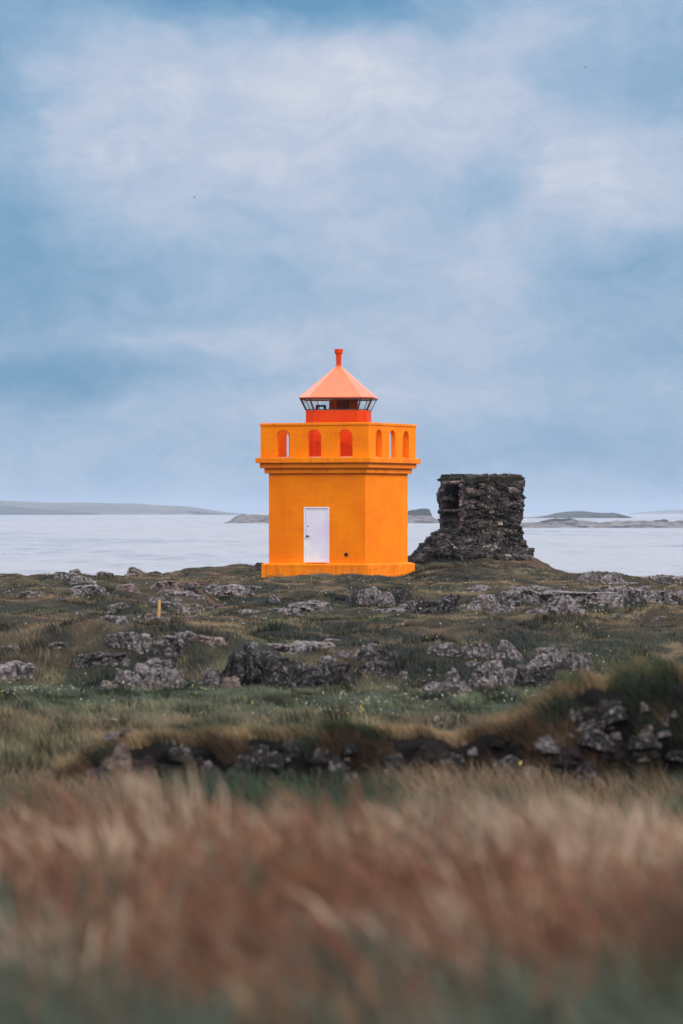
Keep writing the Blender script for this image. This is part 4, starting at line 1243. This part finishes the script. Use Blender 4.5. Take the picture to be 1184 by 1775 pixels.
# -- longer grass along the foot of the turf wall and in the dip before it
x, y = scatter(90000, 24, 34.2)
ub = CX + x * F / y
foot = BD - .30 * (.6 + .5 * bank_h(ub)) + .16 * fbm(px_x(ub, BD) * 1.1, ub * 0, oct=3, seed=131) - .05
cf = fbm(x * 1.4, y * .8, oct=3, seed=251)
k = (y < foot) & (rng.random(len(x)) < .55 + .9 * cf)
x, y, cf = x[k], y[k], cf[k]; n_ = len(x); z = T(x, y)
hgt = rng.uniform(.10, .30, n_) * (1 + .9 * cf)
lean = np.stack([rng.normal(-.30, .30, n_) * hgt, rng.normal(0, .25, n_) * hgt], 1)
wt = sstep(fbm(x * 1.1, y * .6, oct=3, seed=257) + .12, -.12, .12)[:, None]
colf = (np.array((.046, .064, .040))[None] * (1 - wt) + np.array((.210, .145, .092))[None] * wt) * (1 + rng.normal(0, .28, n_))[:, None].clip(.35, 1.9)
blade_mesh('grass', np.stack([x, y, z - .01], 1), hgt, np.full(n_, .0065), rng.uniform(-.8, .8, n_), lean, colf * .6, colf * 1.15, M_GRASS, 3, 'mixed green and straw grass along the foot of the turf wall')

# -- tall foreground grass: red fescue stalks with seed heads over greener leaves
def near_hw(y): return .1 * y + 1.3
def tall(nn, y0, y1, hlo, hhi, w, cbase, ctip_fn, name, lab, power=1.0, segs=4, leanm=-.24):
    x, y = scatter(nn, y0, y1, near_hw, power)
    z = T(x, y); n_ = len(x)
    cl2 = fbm(x * 2.2, y * 1.0, oct=3, seed=301)
    hgt = rng.uniform(hlo, hhi, n_) * (1 + .28 * cl2) * (.80 + .40 * cell_hash(x, y, .15, .60, 351)[1]) * (1 - .30 * sstep(y, 9, 18))
    lean = np.stack([rng.normal(leanm, .28, n_) * hgt, rng.normal(0, .2, n_) * hgt], 1)
    jit = (1 + rng.normal(0, .2, n_))[:, None].clip(.5, 1.7)
    ct_ = ctip_fn(x, y) * jit
    blade_mesh(name, np.stack([x, y, z - .02], 1), hgt, w * (.7 + .6 * rng.random(n_)), rng.uniform(-.9, .9, n_), lean, cbase[None] * jit, ct_, M_TALL, segs, lab)
    tipP = np.stack([x + lean[:, 0], y + lean[:, 1], z - .02 + hgt * .88], 1)
    return tipP, lean, hgt, ct_

def cell_hash(x, y, sx, sy, seed):
    xx = x + .10 * fbm(x * 3, y * 3, oct=2, seed=seed + 1); yy = y + .2 * fbm(x * 2 + 7, y * 2, oct=2, seed=seed + 2)
    ix, iy = np.floor(xx / sx), np.floor(yy / sy + .5 * (np.floor(xx / sx) % 2))
    return _h(ix, iy, ix * 0, seed), _h(ix, iy, ix * 0 + 1, seed), _h(ix, iy, ix * 0 + 2, seed)
PAL = np.array([(.180, .078, .042), (.145, .068, .042), (.235, .170, .115), (.290, .212, .148), (.120, .105, .066), (.072, .088, .060), (.060, .074, .054), (.215, .125, .072)])
def c_stalk(x, y):
    h1, h2, h3 = cell_hash(x, y, .15, .60, 351)
    nz = fbm(x * 1.3, y * .45, oct=3, seed=311)
    far_ = sstep(y, 7.5, 11.5); near_ = 1 - sstep(y, 5.0, 7.6)
    # weights of rust / straw / green for this clump
    t = h1 * .85 + .5 * nz + .36 * far_ 
    k = np.where(t < .47, np.where(h2 < .5, 0, 1), np.where(t < .70, 7, np.where(h2 < .55, 2, 3)))
    gr = (h3 + .6 * fbm(x * 1.1 + 5, y * .4, oct=2, seed=317) + .95 * near_) > .82
    k = np.where(gr, np.where(h2 < .35, 4, np.where(h2 < .7, 5, 6)), k)
    return PAL[k] * np.exp(.35 * (h2 - .5) + .5 * fbm(x * 4.0, y * .9, oct=3, seed=347))[:, None]
def c_leaf(x, y):
    a = sstep(fbm(x * 1.9, y * .7, oct=3, seed=331), -.2, .3)[:, None]
    return np.array((.060, .085, .058))[None] * (1 - a) + np.array((.150, .120, .070))[None] * a
tall(190000, 2.4, 20.0, .14, .30, .0055, np.array((.060, .070, .042)), c_leaf, 'grass', 'soft green leaf blades low in the near meadow')
tp, le, hg, cc = tall(150000, 2.4, 20.5, .24, .46, .0028, np.array((.120, .095, .055)), c_stalk, 'grass', 'tall red-brown seeding grass blurred in the near meadow', segs=4, leanm=-.30)
# seed heads: narrow nodding tufts along the top of each stalk
sel = rng.random(len(tp)) < .9
tp, le, hg, cc = tp[sel], le[sel], hg[sel], cc[sel]
reps = 3
P3 = np.concatenate([tp - np.stack([le[:, 0] * .10 * k, le[:, 1] * .10 * k, hg * .055 * k], 1) for k in range(reps)])
hh = np.tile(hg, reps) * rng.uniform(.10, .18, len(P3))
ll = np.tile(le, (reps, 1)) * .25 + rng.normal(0, .25, (len(P3), 2)) * hh[:, None]
cs_ = np.tile(cc, (reps, 1)) * rng.uniform(.75, 1.2, len(P3))[:, None]
blade_mesh('seed_heads', P3, hh, np.full(len(P3), .0085), rng.uniform(-1.2, 1.2, len(P3)), ll, cs_, cs_ * 1.1, M_TALL, 2, 'rusty and straw-coloured seed heads over the near meadow')

# -- small wild flowers: white and yellow heads
m, n, l, b = mat_new('petals')
ca = N(n, l, 'ShaderNodeAttribute', attribute_name='Col'); l.new(ca.outputs['Color'], b.inputs['Base Color']); b.inputs['Roughness'].default_value = .7
M_PETAL = m
def flowers(nn, y0, y1, dens, size, name, lab, zoff, yel, hw=lambda y: .1 * y + 1.5):
    x, y = scatter(nn, y0, y1, hw)
    k = (fbm(x * .5, y * .22, oct=3, seed=401) + .25 * rng.normal(0, 1, len(x))) > dens
    k &= ~on_rock(x, y, 1.0)
    k &= ~(((x - LX) ** 2 + (y - LY) ** 2) < 9)
    x, y = x[k], y[k]; z = T(x, y) + zoff * rng.uniform(.7, 1.2, len(x)); n_ = len(x)
    sz = size * rng.uniform(.6, 1.2, n_)
    col = np.where((rng.random(n_) < yel)[:, None], np.array((.75, .52, .10))[None], np.array((.72, .70, .58))[None])
    # each head: a shallow 5-petal disc tilted at random
    ring_ = np.array([(math.cos(2 * math.pi * i / 5), math.sin(2 * math.pi * i / 5)) for i in range(5)])
    tx, ty = rng.normal(0, .5, n_), rng.normal(-.6, .5, n_)
    Vv = np.zeros((n_, 6, 3)); Cc = np.repeat(col[:, None], 6, 1)
    Vv[:, :5, 0] = ring_[None, :, 0] * sz[:, None]; Vv[:, :5, 1] = ring_[None, :, 1] * sz[:, None] * .7
    Vv[:, :5, 2] = Vv[:, :5, 0] * tx[:, None] - Vv[:, :5, 1] * ty[:, None] + .3 * sz[:, None]
    Vv += np.stack([x, y, z], 1)[:, None]
    base = (np.arange(n_) * 6)[:, None]
    f_ = np.concatenate([base + np.array([[i, (i + 1) % 5, 5]]) for i in range(5)])
    o = obj_np(name, Vv.reshape(-1, 3), [f_], M_PETAL, Cc.reshape(-1, 3))
    tag(o, lab, 'flowers', kind='stuff')
flowers(5200, 39, 60, .26, .0062, 'wildflowers', 'tiny white and yellow flowers across the meadow before the outcrop', .15, .35)
flowers(11000, 60, 152, .26, .0088, 'wildflowers', 'scattered white flowers on the turf of the headland', .13, .2)
flowers(160, 17, 31, .1, .010, 'wildflowers', 'a few yellow flowers among the near grass', .34, .95)

# ================================================================== birds
M_BIRD = plain('dark_plumage', (.02, .02, .022), .7)
def bird(px, py, d, span, bank_, yaw, lab):
    bm = bmesh.new()
    def el_ring(y, rx, rz, z0=0): return [(rx * math.cos(2 * math.pi * i / 10), y, z0 + rz * math.sin(2 * math.pi * i / 10)) for i in range(10)]
    L = span * .55
    add_loft(bm, [el_ring(-L * .5, .004 * span, .004 * span), el_ring(-L * .42, .035 * span, .035 * span), el_ring(-L * .30, .055 * span, .055 * span), el_ring(-L * .05, .085 * span, .08 * span),
                  el_ring(L * .2, .06 * span, .055 * span), el_ring(L * .38, .055 * span, .015 * span), el_ring(L * .5, .075 * span, .006 * span)])
    body = obj_bm('bird', bm, M_BIRD, smooth=True)
    for sg in (-1, 1):
        bm = bmesh.new()
        sec = [(0.05, -.13, .10, 0, .03), (.22, -.16, .06, .10, .02), (.36, -.12, .03, .08, .014), (.5, .02, .07, .02, .004)]
        rings = []
        for (xx, y0, y1, zz, th) in sec:
            x_ = sg * xx * span
            rings.append([(x_, y0 * span, zz * span), (x_, (y0 + y1) / 2 * span, zz * span + th * span), (x_, y1 * span, zz * span), (x_, (y0 + y1) / 2 * span, zz * span - th * span * .4)])
        add_loft(bm, rings)
        obj_bm('wing', bm, M_BIRD, body, smooth=True)
    body.location = ((px - CX) * d / F, d, H - (py - CY) * d / F)
    body.rotation_euler = (R(6), R(bank_), yaw)
    tag(body, lab, 'bird')
bird(1015, 117, 260, .26, 16, R(120), 'dark seabird high in the sky at the upper right')
bird(337, 342, 330, .30, 38, R(60), 'small bird tilted in flight over the left half of the sky')
bird(721, 648, 420, .17, 20, R(20), 'faint distant bird just right of the lantern roof')

# ================================================================== haze
m = bpy.data.materials.new('haze'); m.use_nodes = True
n, l = m.node_tree.nodes, m.node_tree.links
n.clear()
pv = n.new('ShaderNodeVolumePrincipled')
pv.inputs['Color'].default_value = (.55, .66, .80, 1)
pv.inputs['Density'].default_value = 7.0e-5
pv.inputs['Anisotropy'].default_value = 0.0
mo = n.new('ShaderNodeOutputMaterial'); l.new(pv.outputs[0], mo.inputs['Volume'])
bm = bmesh.new(); add_box(bm, -31000, 31000, -3100, 31000, -10.5, 60)
hz_ = obj_bm('haze', bm, m)
tag(hz_, 'thin blue sea haze veiling the far shores', 'haze', kind='stuff')
